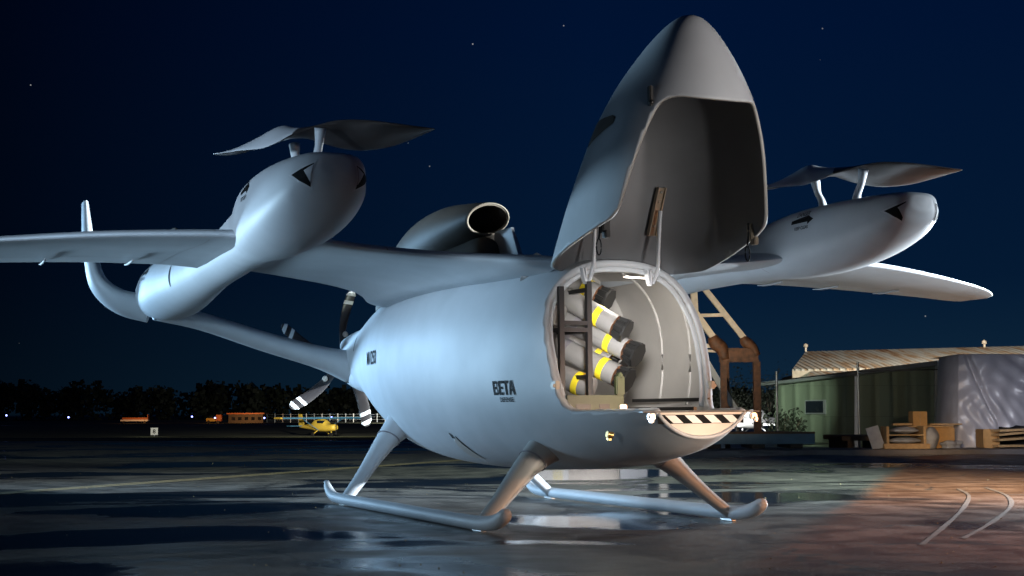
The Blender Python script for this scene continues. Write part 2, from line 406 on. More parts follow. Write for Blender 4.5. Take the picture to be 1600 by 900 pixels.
# painted taxi line (two thin stripes) and the concrete strip by the sheds
def gp(x, y, z=0):
    q = F*2233 + RX*(x-800) + UX*(450-y); return Vector((0, 0, 1))+q*((z-1)/q.z)
M['line'] = mat('worn_line_paint', (.30, .25, .14), .6, noise=.35, nscale=5)
a, b_ = gp(-40, 774), gp(760, 716)
d_ = (b_-a).normalized(); s_ = Vector((-d_.y, d_.x, 0))
for k, (o0, w_) in enumerate(((-.11, .075), (.09, .075))):
    P = [a+s_*(o0-w_), a+s_*(o0+w_), b_+s_*(o0+w_), b_+s_*(o0-w_)]
    setp(obj('painted_line', ([(p.x, p.y, .004) for p in P], [(3, 2, 1, 0)]), M['line']), kind='structure')
setp(obj('kerb_strip', box(2.5, 40, 32.8, 34.6, -.05, .11, .02), M['concrete']), kind='structure')

# loose grit catching the light
rs_ = random.Random(11); gV = []; gF = []
for _ in range(230):
    D_ = 7.5+24*rs_.random()**1.6; x_ = D_*rs_.uniform(-.37, .37); r_ = rs_.uniform(.003, .008); k_ = len(gV)
    for dx, dy, dz in ((-1, -.6, 0), (1, -.7, 0), (.8, .9, 0), (-.9, .7, 0), (0, 0, 1.3)): gV.append((x_+dx*r_, D_+dy*r_, dz*r_*.8+.001))
    gF += [(k_, k_+1, k_+4), (k_+1, k_+2, k_+4), (k_+2, k_+3, k_+4), (k_+3, k_, k_+4)]
setp(obj('grit', (gV, gF), M['line']), 'scattered pale grit on the wet tarmac', 'grit', None, 'stuff')
# pale scuffed tyre marks curving over the brown-tinted asphalt
M['scuff'] = mat('tyre_scuff', (.105, .046, .026), .8, noise=.6, nscale=9)
for pts in ([(1497, 764), (1514, 775), (1503, 797), (1472, 826), (1440, 852)], [(1540, 762), (1572, 774), (1580, 790), (1552, 815), (1505, 842)]):
    P = catmull([tuple(gp(x, y)) for x, y in pts], 8); V = []
    for i in range(len(P)):
        t = Vector(P[min(i+1, len(P)-1)])-Vector(P[max(i-1, 0)]); n_ = Vector((-t.y, t.x, 0)).normalized(); w_ = .024+.004*math.sin(i*.6)
        for k_ in (-1, 1): V.append((P[i][0]+n_.x*w_*k_, P[i][1]+n_.y*w_*k_, .004))
    setp(obj('tyre_mark', (V, [(2*i, 2*i+1, 2*i+3, 2*i+2) for i in range(len(P)-1)]), M['scuff']), kind='structure')

# ------------------------------------------------------------------ the aircraft
air = thing('cargo_aircraft', 'grey electric cargo aircraft on skids with its nose door raised', 'aircraft')
air.matrix_world = AM
PT = M['paint']
FUS = [ # x, zbot, ztop, halfwidth, zmid, exponent
 (2.115, 1.425, 1.435, .005, 1.43, 2), (2.09, 1.33, 1.53, .09, 1.43, 2), (2.0, 1.20, 1.655, .195, 1.42, 2), (1.84, 1.035, 1.80, .315, 1.40, 2.05), (1.64, .885, 1.93, .435, 1.38, 2.1),
 (1.42, .765, 2.035, .545, 1.38, 2.15), (1.1, .66, 2.14, .645, 1.4, 2.3), (.7, .59, 2.225, .73, 1.42, 2.4), (.3, .53, 2.295, .79, 1.45, 2.5), (-.2, .495, 2.375, .855, 1.47, 2.45),
 (-.9, .465, 2.46, .91, 1.5, 2.3), (-1.7, .45, 2.50, .93, 1.52, 2.3), (-2.5, .455, 2.52, .91, 1.54, 2.25), (-3.3, .49, 2.52, .86, 1.56, 2.2), (-4.1, .57, 2.50, .76, 1.6, 2.15),
 (-4.9, .71, 2.44, .62, 1.65, 2.1), (-5.7, .93, 2.34, .46, 1.7, 2.05), (-6.4, 1.18, 2.18, .32, 1.72, 2), (-7.0, 1.38, 2.02, .23, 1.72, 2), (-7.5, 1.5, 1.92, .17, 1.72, 2), (-7.7, 1.56, 1.88, .13, 1.72, 2)]
fus = body(FUS, 120, 9)
def smin(a, b, k=.10):
    h = max(k-abs(a-b), 0)/k; return min(a, b)-h*h*k*.25
def door_field(x, y, z, xc=1.465, zf=1.0, back=0.0):
    xe = .47-.30*(z-1) if z < 1.95 else .185-.04*(z-1.95)
    xe -= back*min(1.1, max(0, (z-1.12)/1.0))
    up = smin(x-xe, z-zf, .16)
    if back: return -smin(-up, -(x-xc), .14)
    return max(up, x-xc)
fusf = clip(*fus, lambda x, y, z: -door_field(x, y, z))
fo = obj('fuselage', fusf, [PT, M['lining'], M['rim']], air, smooth=60, solid=.06)
bF = bvh(fusf)
# nose door, same skin turned about its hinge
PH = R(74); HX, HZ = -.048, 2.357
def rot_door(v):
    a, b = v[0]-HX, v[2]-HZ; return (HX+a*math.cos(PH)-b*math.sin(PH), v[1], HZ+a*math.sin(PH)+b*math.cos(PH))
dr = clip(*fus, lambda x, y, z: door_field(x, y, z, 1.475, 1.0, .30)-.008)
dr = ([rot_door(v) for v in dr[0]], dr[1])
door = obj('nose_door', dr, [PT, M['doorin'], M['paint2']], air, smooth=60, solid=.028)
bD = bvh(dr)

# bay floor, bulkhead, chin panel
def section(x):
    """half outline of the skin at station x"""
    S_ = catmull(FUS, 12); s = min(S_, key=lambda q: abs(q[0]-x)); return s
def flat_section(x, shrink=.05, zmin=-9, zmax=9, n=48, t=.02):
    s = section(x); P = []
    for j in range(n):
        a = 2*math.pi*j/n; ca, sa = math.cos(a), math.sin(a); ex = s[5]
        y = (s[3]-shrink)*math.copysign(abs(ca)**(2/ex), ca); h = (s[2]-s[4]-shrink) if sa >= 0 else (s[4]-s[1]-shrink)
        z = s[4]+h*math.copysign(abs(sa)**(2/ex), sa); P.append((y, min(max(z, zmin), zmax)))
    # drop points clamped flat to avoid doubles
    Q = [p for i, p in enumerate(P) if not (p[1] in (zmin, zmax) and P[(i-1) % n][1] == p[1] and P[(i+1) % n][1] == p[1])]
    m = len(Q); V = [(x, y, z) for y, z in Q]+[(x-t, y, z) for y, z in Q]
    return V, [tuple(range(m)), tuple(range(2*m-1, m-1, -1))]+[(i, i+m, (i+1) % m+m, (i+1) % m) for i in range(m)]
obj('rear_bulkhead', flat_section(-1.25, .045), M['lining'], air)
flr = []
for i in range(28):
    x = -1.23+i*(1.455+1.23)/27; s = section(x); hz = (s[4]-.985)/(s[4]-s[1]); w = (s[3])*(max(0, 1-hz**s[5]))**(1/s[5])-.05; flr.append((x, w))
V = [(x, w*k, z) for x, w in flr for k in (-1, 1) for z in (.985, .96)]
Fs = []
for i in range(27):
    a = i*4; Fs += [(a, a+4, a+6, a+2), (a+1, a+3, a+7, a+5), (a, a+1, a+5, a+4), (a+2, a+6, a+7, a+3)]
Fs += [(0, 2, 3, 1), (27*4, 27*4+1, 27*4+3, 27*4+2)]
obj('bay_floor', (V, Fs), M['lining'], air)
# chin panel: D shaped cream plate with hazard stripes and a raised sill
chin = obj('chin_panel', flat_section(1.462, .012, zmax=.992, t=.03, n=96), M['cream'], air, smooth=30)
s = section(1.46)
sill = []
for j in range(49):
    a = math.pi+math.pi*j/48; ca, sa = math.cos(a), math.sin(a); ex = s[5]
    y = (s[3]-.012)*math.copysign(abs(ca)**(2/ex), ca); z = s[4]+(s[4]-s[1]-.012)*math.copysign(abs(sa)**(2/ex), sa)
    if z < .995: sill.append((1.463, y, z))
obj('sill_seal', sweep(sill, [.017]*len(sill), 10, 1), M['rim'], air, smooth=180)
obj('sill_edge', box(1.40, 1.475, -.535, .535, .993, 1.003, .003), M['blk'], air)
hz_ = []
x0_, x1_, zt_, zb_ = -.40, .385, .975, .905
hb = obj('hazard_label', ([(1.4645, x0_, zb_), (1.4645, x1_, zb_), (1.4645, x1_, zt_), (1.4645, x0_, zt_)], [(0, 1, 2, 3)]), M['black'], chin)
V = []; Fs = []
nst = 4; pitch = (x1_-x0_)/(nst+.5)
for i in range(nst):
    a = x0_+.035+pitch*i+.03; w = pitch*.52; sh = .075
    k = len(V); V += [(1.4665, a+sh, zb_+.004), (1.4665, a+sh+w, zb_+.004), (1.4665, a+w, zt_-.004), (1.4665, a, zt_-.004)]; Fs.append((k, k+1, k+2, k+3))
obj('white_stripes', (V, Fs), M['white'], hb)
for sgn in (-1, 1):
    obj('latch', join(box(1.46, 1.50, sgn*.465-.03, sgn*.465+.03, .935, .985, .008), box(1.48, 1.515, sgn*.475-.015, sgn*.475+.015, .915, .955, .005)), M['steel'], air, smooth=40)
    # rim latches low on each side of the bay opening
    obj('latch_plate', join(box(.36, .44, sgn*.755-.022, sgn*.755+.022, 1.19, 1.26, .006), box(.375, .435, sgn*.765-.03, sgn*.765+.03, 1.205, 1.235, .005)), M['creamsteel'], air, smooth=40)
# brass sensor under chin
c_ = W(1.02, -.6, .82)
obj('drain_fitting', join(tf(sweep([(0, 0, 0), (.0, -.05, 0.01)], [.028, .026], 14, 1), Matrix.Translation((1.03, -.565, .815))), box(.99, 1.03, -.6, -.57, .775, .80, .004)), M['brass'], air, smooth=40)
# hinge arms (goosenecks), channel plates and lanyards
for sgn in (-1, 1):
    y = .318*sgn
    p = [(.18, y, 2.13), (.23, y, 2.18), (.275, y, 2.27), (.285, y, 2.40), (.30, y, 2.56), (.33, y, 2.75)]
    obj('hinge_arm', sweep(p, [(.016, .024)]*6, 12, 5), M['rgrey'], air, smooth=60)
    obj('hinge_bracket', join(bar((.19, y-.045, 2.24), (.18, y-.035, 2.10), .012, .07, (1, 0, 0)), bar((.19, y-.075, 2.24), (.18, y-.045, 2.12), .012, .06, (1, 0, 0))), M['rgrey'], air)
    hit = bD.ray_cast(Vector((2.2, y, 2.95)), Vector((-1, 0, 0)))[0]
    hit2 = bD.ray_cast(Vector((2.2, y, 2.55)), Vector((-1, 0, 0)))[0]
    if hit and hit2:
        a = hit+Vector((.06, 0, 0)); b = hit2+Vector((.075, 0, 0))
        ch = obj('hinge_channel', join(bar(a, b, .085, .02, (1, 0, 0)), bar(a+Vector((.02, -.035, 0)), b+Vector((.02, -.035, 0)), .012, .03, (1, 0, 0)), bar(a+Vector((.02, .035, 0)), b+Vector((.02, .035, 0)), .012, .03, (1, 0, 0))), M['baremetal'], door)
        for k in (.1, .3, .8): obj('bolt', blob(a.lerp(b, k)+Vector((.02, 0, 0)), .012, 1, 0, 1), M['steel'], ch)
    ya = .70*sgn
    lo = []
    for k in range(21):
        a = 2*math.pi*k/20; lo.append((1.10, ya+.022*math.sin(a)*(1 if True else 0), 2.31+.065*math.cos(a)))
    obj('lanyard', join(sweep([(1.12, ya, 2.56), (1.12, ya, 2.46), (1.10, ya, 2.375)], [.009]*3, 8, 4), sweep(lo, [.006]*21, 8, 1)), M['black'], air, smooth=180)
    obj('door_latch', join(box(1.06, 1.14, ya+.02, ya+.085, 2.42, 2.56, .008), box(1.09, 1.17, ya+.03, ya+.07, 2.38, 2.44, .006)), M['baremetal'] if sgn > 0 else M['blk'], door, smooth=40)
# latch by the chin cut of the door
hp = bD.find_nearest(Vector((1.6, -.49, 3.46)))[0]
obj('door_latch', join(box(hp.x-.02, hp.x+.03, hp.y-.035, hp.y-.005, hp.z-.09, hp.z+.07, .006), blob((hp.x+.02, hp.y-.02, hp.z-.06), .022, 2, 0)), M['blk'], door, smooth=40)

# wings ------------------------------------------------------------
def wing(sgn):
    # y, xLE, xTE, zc, up, down, droop of trailing edge
    st = [(.55, .10, -4.6, 2.30, .20, .30), (.80, -.10, -4.35, 2.32, .20, .27), (.98, -.45, -4.05, 2.36, .185, .20), (1.2, -.74, -3.86, 2.40, .17, .15), (1.55, -.92, -3.68, 2.44, .16, .125), (2.0, -1.0, -3.52, 2.48, .155, .115),
          (2.30, -.98, -3.45, 2.51, .16, .12), (2.5, -.88, -3.46, 2.53, .19, .16), (2.69, -.75, -3.5, 2.54, .22, .22), (2.9, -.84, -3.48, 2.54, .20, .17), (3.1, -1.0, -3.43, 2.545, .165, .125), (3.4, -1.10, -3.38, 2.55, .15, .11),
          (4.2, -1.3, -3.3, 2.53, .13, .09), (5.2, -1.62, -3.2, 2.47, .105, .07), (6.0, -1.95, -3.12, 2.41, .08, .05), (6.4, -2.2, -3.08, 2.37, .06, .035), (6.58, -2.45, -3.02, 2.35, .035, .02), (6.63, -2.7, -2.95, 2.345, .012, .008)]
    S_ = catmull(st, 8); n = 44; V = []
    for y, xl, xt, zc, u, dn in S_:
        c = xl-xt
        for j in range(n):
            a = 2*math.pi*j/n; t = .5*(1-math.cos(a))        # 0 at LE .. 1 at TE .. back
            prof = 2.6*(0.2969*math.sqrt(max(t, 0))-.126*t-.3516*t*t+.2843*t**3-.1015*t**4)/.30*.55
            prof *= 1.05
            up_ = a <= math.pi
            camber = .02*math.sin(math.pi*t)*c
            z = zc+camber-.03*t*c*.6+(u if up_ else -dn)*prof
            V.append((xl-t*c, sgn*y, z))
    return V, ringfaces(len(S_), n)
for sgn in (-1, 1):
    wv = wing(sgn); w_ = obj('wing', wv, PT, air, smooth=60); bW = bvh(wv)
    ribbon('panel_seam', [(-3.3, sgn*3.35, 2.4), (-2.5, sgn*3.33, 2.4), (-1.6, sgn*3.3, 2.4), (-1.2, sgn*3.3, 2.4)], .007, bW, (0, 0, -1), M['tubeband'], w_)
    ribbon('flap_seam', [(-2.9, sgn*3.4, 2.4), (-2.86, sgn*4.2, 2.4), (-2.84, sgn*5.0, 2.4), (-2.85, sgn*6.0, 2.4)], .008, bW, (0, 0, -1), M['tubeband'], w_)
    ribbon('leading_edge_seam', [(-.9, sgn*1.75, 2.5), (-.95, sgn*1.75, 2.6), (-1.3, sgn*1.75, 2.7)], .010, bW, (1, 0, .6), M['tubeband'], w_)
    for yy in (3.7, 4.5, 5.4): obj('flap_bracket', sweep([(-2.7, sgn*yy, 2.475-.03*(yy-3.7)), (-3.0, sgn*yy, 2.465-.03*(yy-3.7)), (-3.2, sgn*yy, 2.475-.03*(yy-3.7))], [.010, .012, .006], 8, 3), PT, w_, smooth=180)

# booms with rotor pods ---------------------------------------------
BOOM = [(.83, 2.86, 2.93, .05, 2.90, 2.4, 2), (.815, 2.78, 2.965, .15, 2.86, 3.2, 2.1), (.74, 2.68, 2.99, .25, 2.80, 3.8, 2.2), (.52, 2.555, 3.00, .335, 2.74, 4.0, 2.2), (.15, 2.44, 3.01, .385, 2.69, 4.0, 2.2), (-.3, 2.37, 3.015, .395, 2.66, 3.8, 2.2),
 (-.8, 2.345, 3.01, .365, 2.65, 3.4, 2.2), (-1.2, 2.355, 2.98, .325, 2.65, 3.0, 2.2), (-1.55, 2.375, 2.93, .285, 2.64, 2.6, 2.1), (-2.0, 2.38, 2.90, .275, 2.63, 2.3, 2), (-2.6, 2.37, 2.87, .265, 2.61, 2.1, 2), (-3.3, 2.34, 2.84, .26, 2.58, 2, 2), (-4.0, 2.29, 2.82, .27, 2.54, 2, 2),
 (-4.8, 2.22, 2.80, .31, 2.50, 2.2, 2.1), (-5.5, 2.16, 2.83, .355, 2.48, 2.4, 2.1), (-6.1, 2.14, 2.85, .375, 2.47, 2.5, 2.2), (-6.6, 2.155, 2.83, .36, 2.46, 2.4, 2.2), (-7.05, 2.21, 2.75, .30, 2.46, 2.2, 2.1), (-7.3, 2.32, 2.63, .19, 2.46, 2, 2), (-7.38, 2.45, 2.49, .02, 2.46, 2, 2)]
for sgn in (-1, 1):
    bv = body(BOOM, 72, 8, sgn*2.69); bv = ([(x, y+sgn*(.10*min(1, max(0, (x+3)/2))-.04*min(1, max(0, (-x-4)/2))), z) for x, y, z in bv[0]], bv[1]); bo = obj('boom', bv, PT, air, smooth=60); bB = bvh(bv)
    # panel seams of the front pod
    ring = []
    for k in range(-7, 8):
        a = k/7*1.9+math.pi; ring.append((-1.45-.15*math.cos(k/7*1.9), sgn*2.69+.6*math.cos(a)*1, 2.75+.6*math.sin(a)))
    for side in (-1, 1):
        ribbon('panel_seam', [(-1.35, 0, 3.2), (-1.52, 0, 3.0), (-1.58, 0, 2.75), (-1.5, 0, 2.5), (-1.3, 0, 2.4)], .009, bB, (0, side, 0.02), M['tubeband'], bo) if False else None
        S_ = [(-1.30, sgn*2.69+side*.25, 3.12), (-1.50, sgn*2.69+side*.38, 3.0), (-1.58, sgn*2.69+side*.45, 2.78), (-1.5, sgn*2.69+side*.42, 2.58), (-1.3, sgn*2.69+side*.3, 2.42)]
        ribbon('panel_seam', S_, .009, bB, (0, side, .0), M['tubeband'], bo)
        # triangular cooling inlet on each cheek of the pod
        d_ = Vector((.93, side*.36, .02)).normalized(); ux = Vector((0, 0, 1)).cross(d_).normalized(); uy = d_.cross(ux)
        c0 = Vector((.60, sgn*2.79+side*.165, 2.80))
        fl = -side
        tri = [(-.085*fl, .075), (.0, .03), (.085*fl, .055), (.03*fl, -.02), (.05*fl, -.11)]
        tri = [(-.10*fl, .01), (-.02*fl, .045), (.075*fl, .085), (.052*fl, 0), (.045*fl, -.085), (-.04*fl, -.04)]
        if fl < 0: tri = tri[::-1]
        big = [(x*1.28, y*1.28) for x, y in tri]
        fr = decal('inlet_frame', [big], c0, ux, uy, bB, M['rgrey'], bo, .03, .003)
        decal('inlet_mouth', [tri], c0, ux, uy, bB, M['black'], fr, .03, .007)
        sm = [(.072*fl, .075), (.052*fl, 0), (.046*fl, -.055), (-.0*fl, .03)]
        if fl > 0: sm = sm[::-1]
        decal('inlet_ramp', [sm], c0, ux, uy, bB, M['rgrey'], fr, .03, .010)
        # access slots low on the cheeks
        for (cx, cz, hh, mm) in ((-.80, 2.57, .10, M['black']), (-.77, 2.57, .085, M['white']), (-.30, 2.52, .075, M['rgrey'])):
            P = [(.028*math.cos(a)+(.018 if mm is M['white'] else 0), hh*math.sin(a)) for a in [2*math.pi*k/16 for k in range(16)]]
            if side > 0: P = P
            decal('access_slot', [P], (cx, sgn*2.69+side*.35, cz), (-side*-1*1, 0, 0) if side < 0 else (-1, 0, 0), (0, 0, 1), bB, mm, bo, .05, .003 if mm is M['black'] else .006)
        P = [(.035*math.cos(a), .12*math.sin(a)) for a in [2*math.pi*k/16 for k in range(16)]]
        decal('cooling_slot', [P], (-4.7, sgn*2.69+side*.3, 2.52), (1, 0, 0) if side < 0 else (-1, 0, 0), (0, 0, 1), bB, M['black'], bo, .05, .004)
        # warning text and arrow
        ux = Vector((1, 0, 0)) if side < 0 else Vector((-1, 0, 0))
        for (tx, tz) in ((-.50, 2.86), (-6.15, 2.68)):
            ar_ = [(-.2, -.018), (.1, -.018), (.1, -.045), (.2, 0), (.1, .045), (.1, .018), (-.2, .018)]
            if side > 0: ar_ = [(-x, y) for x, y in ar_][::-1]
            o_ = (tx, sgn*2.69+side*.35, tz)
            decal('warning_arrow', [ar_], o_, ux, (0, 0, 1), bB, M['black'], bo, .05)
            decal('warning_text', None, (tx, sgn*2.69+side*.35, tz+.045), ux, (0, 0, 1), bB, M['black'], bo, .03, .006, raw=text_mesh('DANGER', .06, .001))
            decal('warning_text', None, (tx, sgn*2.69+side*.35, tz-.085), ux, (0, 0, 1), bB, M['black'], bo, .03, .006, raw=text_mesh('KEEP CLEAR', .045, .001))
    # lift rotor, parked fore and aft, two twisted blades on two struts
    def rotor(cx, cy, cz, nm='lift_rotor'):
        # along-blade offset, chord half width, height, pitch (front edge up on one blade, down on the other)
        st = [(-1.16, .025, -.03, -.06), (-1.02, .075, -.035, -.10), (-.82, .13, -.02, -.22), (-.6, .19, .03, -.46), (-.40, .215, .07, -.60), (-.2, .21, .06, -.36), (0, .20, .045, 0), (.2, .215, .03, .26), (.42, .235, .025, .38), (.68, .215, .02, .36), (.9, .16, .02, .26), (1.08, .085, .02, .16), (1.2, .02, .02, .1)]
        st = [(a*(.78 if a < 0 else .97), b, c, d) for a, b, c, d in st]
        S_ = catmull(st, 7); V = []; n = 24; ex_ = Vector((.72, .69, 0)).normalized(); cy_ = Vector((.69, -.72, 0)).normalized()
        for x, hw, z, tw in S_:
            for j in range(n):
                a = 2*math.pi*j/n; u = math.cos(a); t = math.sin(a)*(.030*(1-abs(u)*.2))*min(1, hw*7)
                q = Vector((cx, cy, cz+z))+ex_*x+cy_*(u*hw*math.cos(tw)-t*math.sin(tw))+Vector((0, 0, 1))*(t*math.cos(tw)+u*hw*math.sin(tw)+.05*math.exp(-(x/.5)**2)*(1-u*u)*(1 if t > 0 else .4))
                V.append(tuple(q))
        r = obj(nm, (V, ringfaces(len(S_), n)), [M['rgrey'], M['carbon']], air, smooth=70)
        for p in r.data.polygons:
            c = sum((Vector(V[i]) for i in p.vertices), Vector())/len(p.vertices)
            if p.normal.z < .1 or (c-Vector((cx, cy, cz))).dot(ex_) > -.02: p.material_index = 1
        for k in (-.32, .32):
            obj('rotor_strut', sweep([(cx+k*.8, cy, cz-.30), (cx+k*.88, cy, cz-.18), (cx+k*1.08, cy, cz-.08), (cx+k*1.2, cy, cz+.05)], [.055, .038, .035, .05], 12, 4), M['rgrey'], r, smooth=180)
        return r
    rotor(-.27, sgn*2.70, 3.25)
    # small folded rotor mount on the rear pod
    obj('rotor_mount', join(sweep([(-5.6, sgn*2.69, 2.8), (-5.7, sgn*2.69, 3.12), (-6.0, sgn*2.69, 3.2), (-6.35, sgn*2.69, 3.17)], [.03, .025, .02, .03], 10, 5)), M['scoop'], air, smooth=180)
    # tail: beam from the fuselage to the boom and on into an upswept tip
    p = [(-7.1, sgn*.1, 1.60), (-7.12, sgn*.55, 1.73), (-7.1, sgn*1.3, 1.93), (-7.0, sgn*2.1, 2.16), (-6.95, sgn*2.7, 2.28)]
    obj('tail_beam', sweep(p, [(.30, .22), (.24, .15), (.22, .125), (.22, .11), (.23, .11)], 28, 8), PT, air, smooth=180)
    p = [(-6.9, sgn*2.8, 2.30), (-7.0, sgn*3.15, 2.40), (-7.1, sgn*3.38, 2.60), (-7.2, sgn*3.46, 2.88), (-7.35, sgn*3.50, 3.25), (-7.42, sgn*3.53, 3.66)]
    obj('tail_tip', sweep(p, [(.22, .14), (.22, .13), (.21, .11), (.19, .09), (.17, .07), (.15, .04)], 24, 8, up=(0, -sgn, .25)), PT, air, smooth=60)

# tail fairings and pusher propeller ----------------------------------
obj('tail_fairing', join(body([(-6.3, 1.22, 1.9, .2, 1.55, 2), (-6.8, 1.26, 1.9, .22, 1.55, 2), (-7.2, 1.33, 1.85, .2, 1.55, 2), (-7.55, 1.42, 1.75, .14, 1.55, 2), (-7.75, 1.5, 1.62, .05, 1.55, 2)], 32, 6),
    body([(-6.2, 1.8, 2.08, .05, 1.95, 2), (-6.9, 1.8, 2.1, .1, 1.95, 2), (-7.6, 1.82, 2.02, .1, 1.92, 2), (-7.85, 1.86, 1.9, .03, 1.88, 2)], 24, 6)), PT, air, smooth=180)
prop = obj('pusher_propeller', body([(-7.6, 1.56, 1.88, .16, 1.72, 2), (-7.85, 1.56, 1.88, .16, 1.72, 2), (-8.05, 1.63, 1.81, .09, 1.72, 2), (-8.12, 1.71, 1.73, .01, 1.72, 2)], 24, 5), M['blk'], air, smooth=60)
for ang in (85, 155, 225, 295):
    ad_ = R(ang); rd = Vector((0, -math.cos(ad_)*-1, math.sin(ad_))); rd = Vector((0, math.cos(ad_), math.sin(ad_)))
    tg = Vector((0, -math.sin(ad_), math.cos(ad_))); ctr = Vector((-7.85, 0, 1.72)); sw = []
    def blade(r0, r1, n=12, grow=0):
        V = []; K = 14
        for i in range(K+1):
            q = r0+(r1-r0)*i/K; fr_ = q/.98
            ch_ = .86*(.05+.10*math.sin(min(1, fr_*1.15)*math.pi*.62))*(1 if fr_ < .93 else max(.25, 1-(fr_-.93)*9)); tw = R(50-38*fr_); th_ = .018*(1-.6*fr_)
            cen = ctr+rd*q+tg*(.05*math.sin(fr_*math.pi)-.06*fr_*fr_)
            cd = tg*math.cos(tw)+Vector((1, 0, 0))*math.sin(tw); nd = rd.cross(cd)
            for j in range(n):
                a = 2*math.pi*j/n; V.append(tuple(cen+cd*math.cos(a)*(ch_*.62+grow)+nd*math.sin(a)*(th_+grow)))
        return V, ringfaces(K+1, n)
    bl_ = obj('propeller_blade', blade(.1, .98), M['carbon'], prop, smooth=60)
    for (a, b) in ((.76, .82), (.89, .95)): obj('white_tip_band', blade(a, b, grow=.002), M['white'], bl_, smooth=60) if False else None
    bd = join(blade(.78, .83, grow=.002), blade(.90, .955, grow=.002)); obj('white_tip_bands', bd, M['white'], bl_, smooth=60)
    obj('blade_emblem', tf(blob((0, 0, 0), .042, 0, 0, 2, (.25, 1, 1)), Matrix.Translation(ctr+rd*.36+Vector((.02, 0, 0)))), M['cream'], bl_, smooth=180)

# air scoop on the spine ------------------------------------------------
SC = []
def scoop():
    # nearly round mouth at the front, tapering into the spine behind
    st = [(-2.42, 0, 2.88, .33, .215), (-2.6, 0, 2.885, .36, .25), (-3.0, 0, 2.84, .39, .30), (-3.5, 0, 2.79, .42, .37), (-4.1, 0, 2.72, .43, .38), (-4.8, 0, 2.58, .40, .34), (-5.5, 0, 2.4, .33, .26), (-6.1, 0, 2.22, .2, .12)]
    st = [(-2.75, 0, 3.045, .245, .165), (-2.9, 0, 3.045, .275, .195), (-3.2, 0, 3.02, .32, .25), (-3.6, 0, 2.97, .37, .33), (-4.1, 0, 2.89, .40, .39), (-4.6, 0, 2.78, .39, .41), (-5.1, 0, 2.62, .34, .38), (-5.6, 0, 2.44, .25, .28), (-6.0, 0, 2.3, .15, .18)]
    S_ = catmull(st, 7); V = []; n = 48
    for i, (x, y, z, a_, b_) in enumerate(S_):
        for j in range(n):
            t = 2*math.pi*j/n; V.append((x-.10*math.sin(t)*-1*(1 if i < 10 else 0)*max(0, 1-i/10), y+a_*math.cos(t), z+b_*math.sin(t)))
    return V, ringfaces(len(S_), n, caps=False)
sc_ = obj('air_scoop', scoop(), [M['scoop'], M['bronze'], M['liprim']], air, smooth=180, solid=.03)
lip = [(-2.75+.10*math.sin(t), .237*math.cos(t), 3.045+.157*math.sin(t)) for t in [2*math.pi*k/48 for k in range(49)]]
obj('scoop_lip', sweep(lip, [.010]*49, 8, 1), M['liprim'], sc_, smooth=180)
obj('scoop_neck', body([(-2.55, 2.2, 2.5, .15, 2.3, 2), (-2.75, 2.2, 2.84, .2, 2.4, 2.3), (-3.2, 2.2, 2.85, .30, 2.45, 2.3), (-4.0, 2.2, 2.8, .42, 2.45, 2.3), (-5.0, 2.2, 2.55, .36, 2.35, 2)], 40, 6), M['scoop'], air, smooth=180)
fn_ = [(-2.05, 2.42), (-2.85, 2.42), (-2.8, 2.92), (-2.38, 2.92)]
obj('spine_fin', ([(x, .10-.02*(z < 2.5), z) for x, z in fn_]+[(x, .13+.02*(z < 2.5), z) for x, z in fn_], [(0, 1, 2, 3), (7, 6, 5, 4), (0, 4, 5, 1), (1, 5, 6, 2), (2, 6, 7, 3), (3, 7, 4, 0)]), M['rgrey'], air)

# landing skids ------------------------------------------------------------
for sgn in (-1, 1):
    y = 1.235*sgn
    p = [(-4.52, y, .23), (-4.46, y, .17), (-4.3, y, .095), (-4.0, y, .07), (-3.0, y, .068), (-1.5, y, .068), (-.3, y, .07), (.05, y, .08), (.28, y, .115), (.42, y, .17), (.47, y, .205)]
    r = [.03, .045, .055, .058, .06, .06, .062, .064, .064, .058, .03]
    sk = obj('landing_skid', sweep(p, r, 20, 6, up=(0, 0, 1)), PT, air, smooth=180)
    legs = [([(-.28, .38, .80), (-.27, .64, .60), (-.22, .84, .42), (-.15, 1.03, .24), (-.07, 1.235, .06)], [(.24, .20), (.155, .12), (.125, .08), (.095, .06), (.08, .05)]),
            ([(-4.18, .34, 1.0), (-4.12, .62, .74), (-4.04, .82, .52), (-3.94, 1.02, .29), (-3.84, 1.235, .06)], [(.26, .22), (.165, .12), (.12, .08), (.095, .06), (.08, .05)])]
    for k, (pp, rr) in enumerate(legs):
        lg = obj('leg', sweep([(a, b*sgn, c) for a, b, c in pp], rr, 24, 6, up=(0, 0, 1)), M['paint2'] if (k == 0) else PT, sk, smooth=180)
        q = Vector(pp[1]); q.y *= sgn; q2 = Vector(pp[2]); q2.y *= sgn; m_ = q.lerp(q2, .1); n_ = q.lerp(q2, .14)
        obj('leg_collar', sweep([tuple(m_), tuple(n_)], [(.158, .122)]*2 if k == 0 else [(.165, .122)]*2, 24, 1), M['tubeband'], lg, smooth=60)
        obj('foot_clamp', box(pp[4][0]-.14, pp[4][0]+.06, y-.03, y+.03, .0, .045, .01), M['steel'], lg, smooth=40)

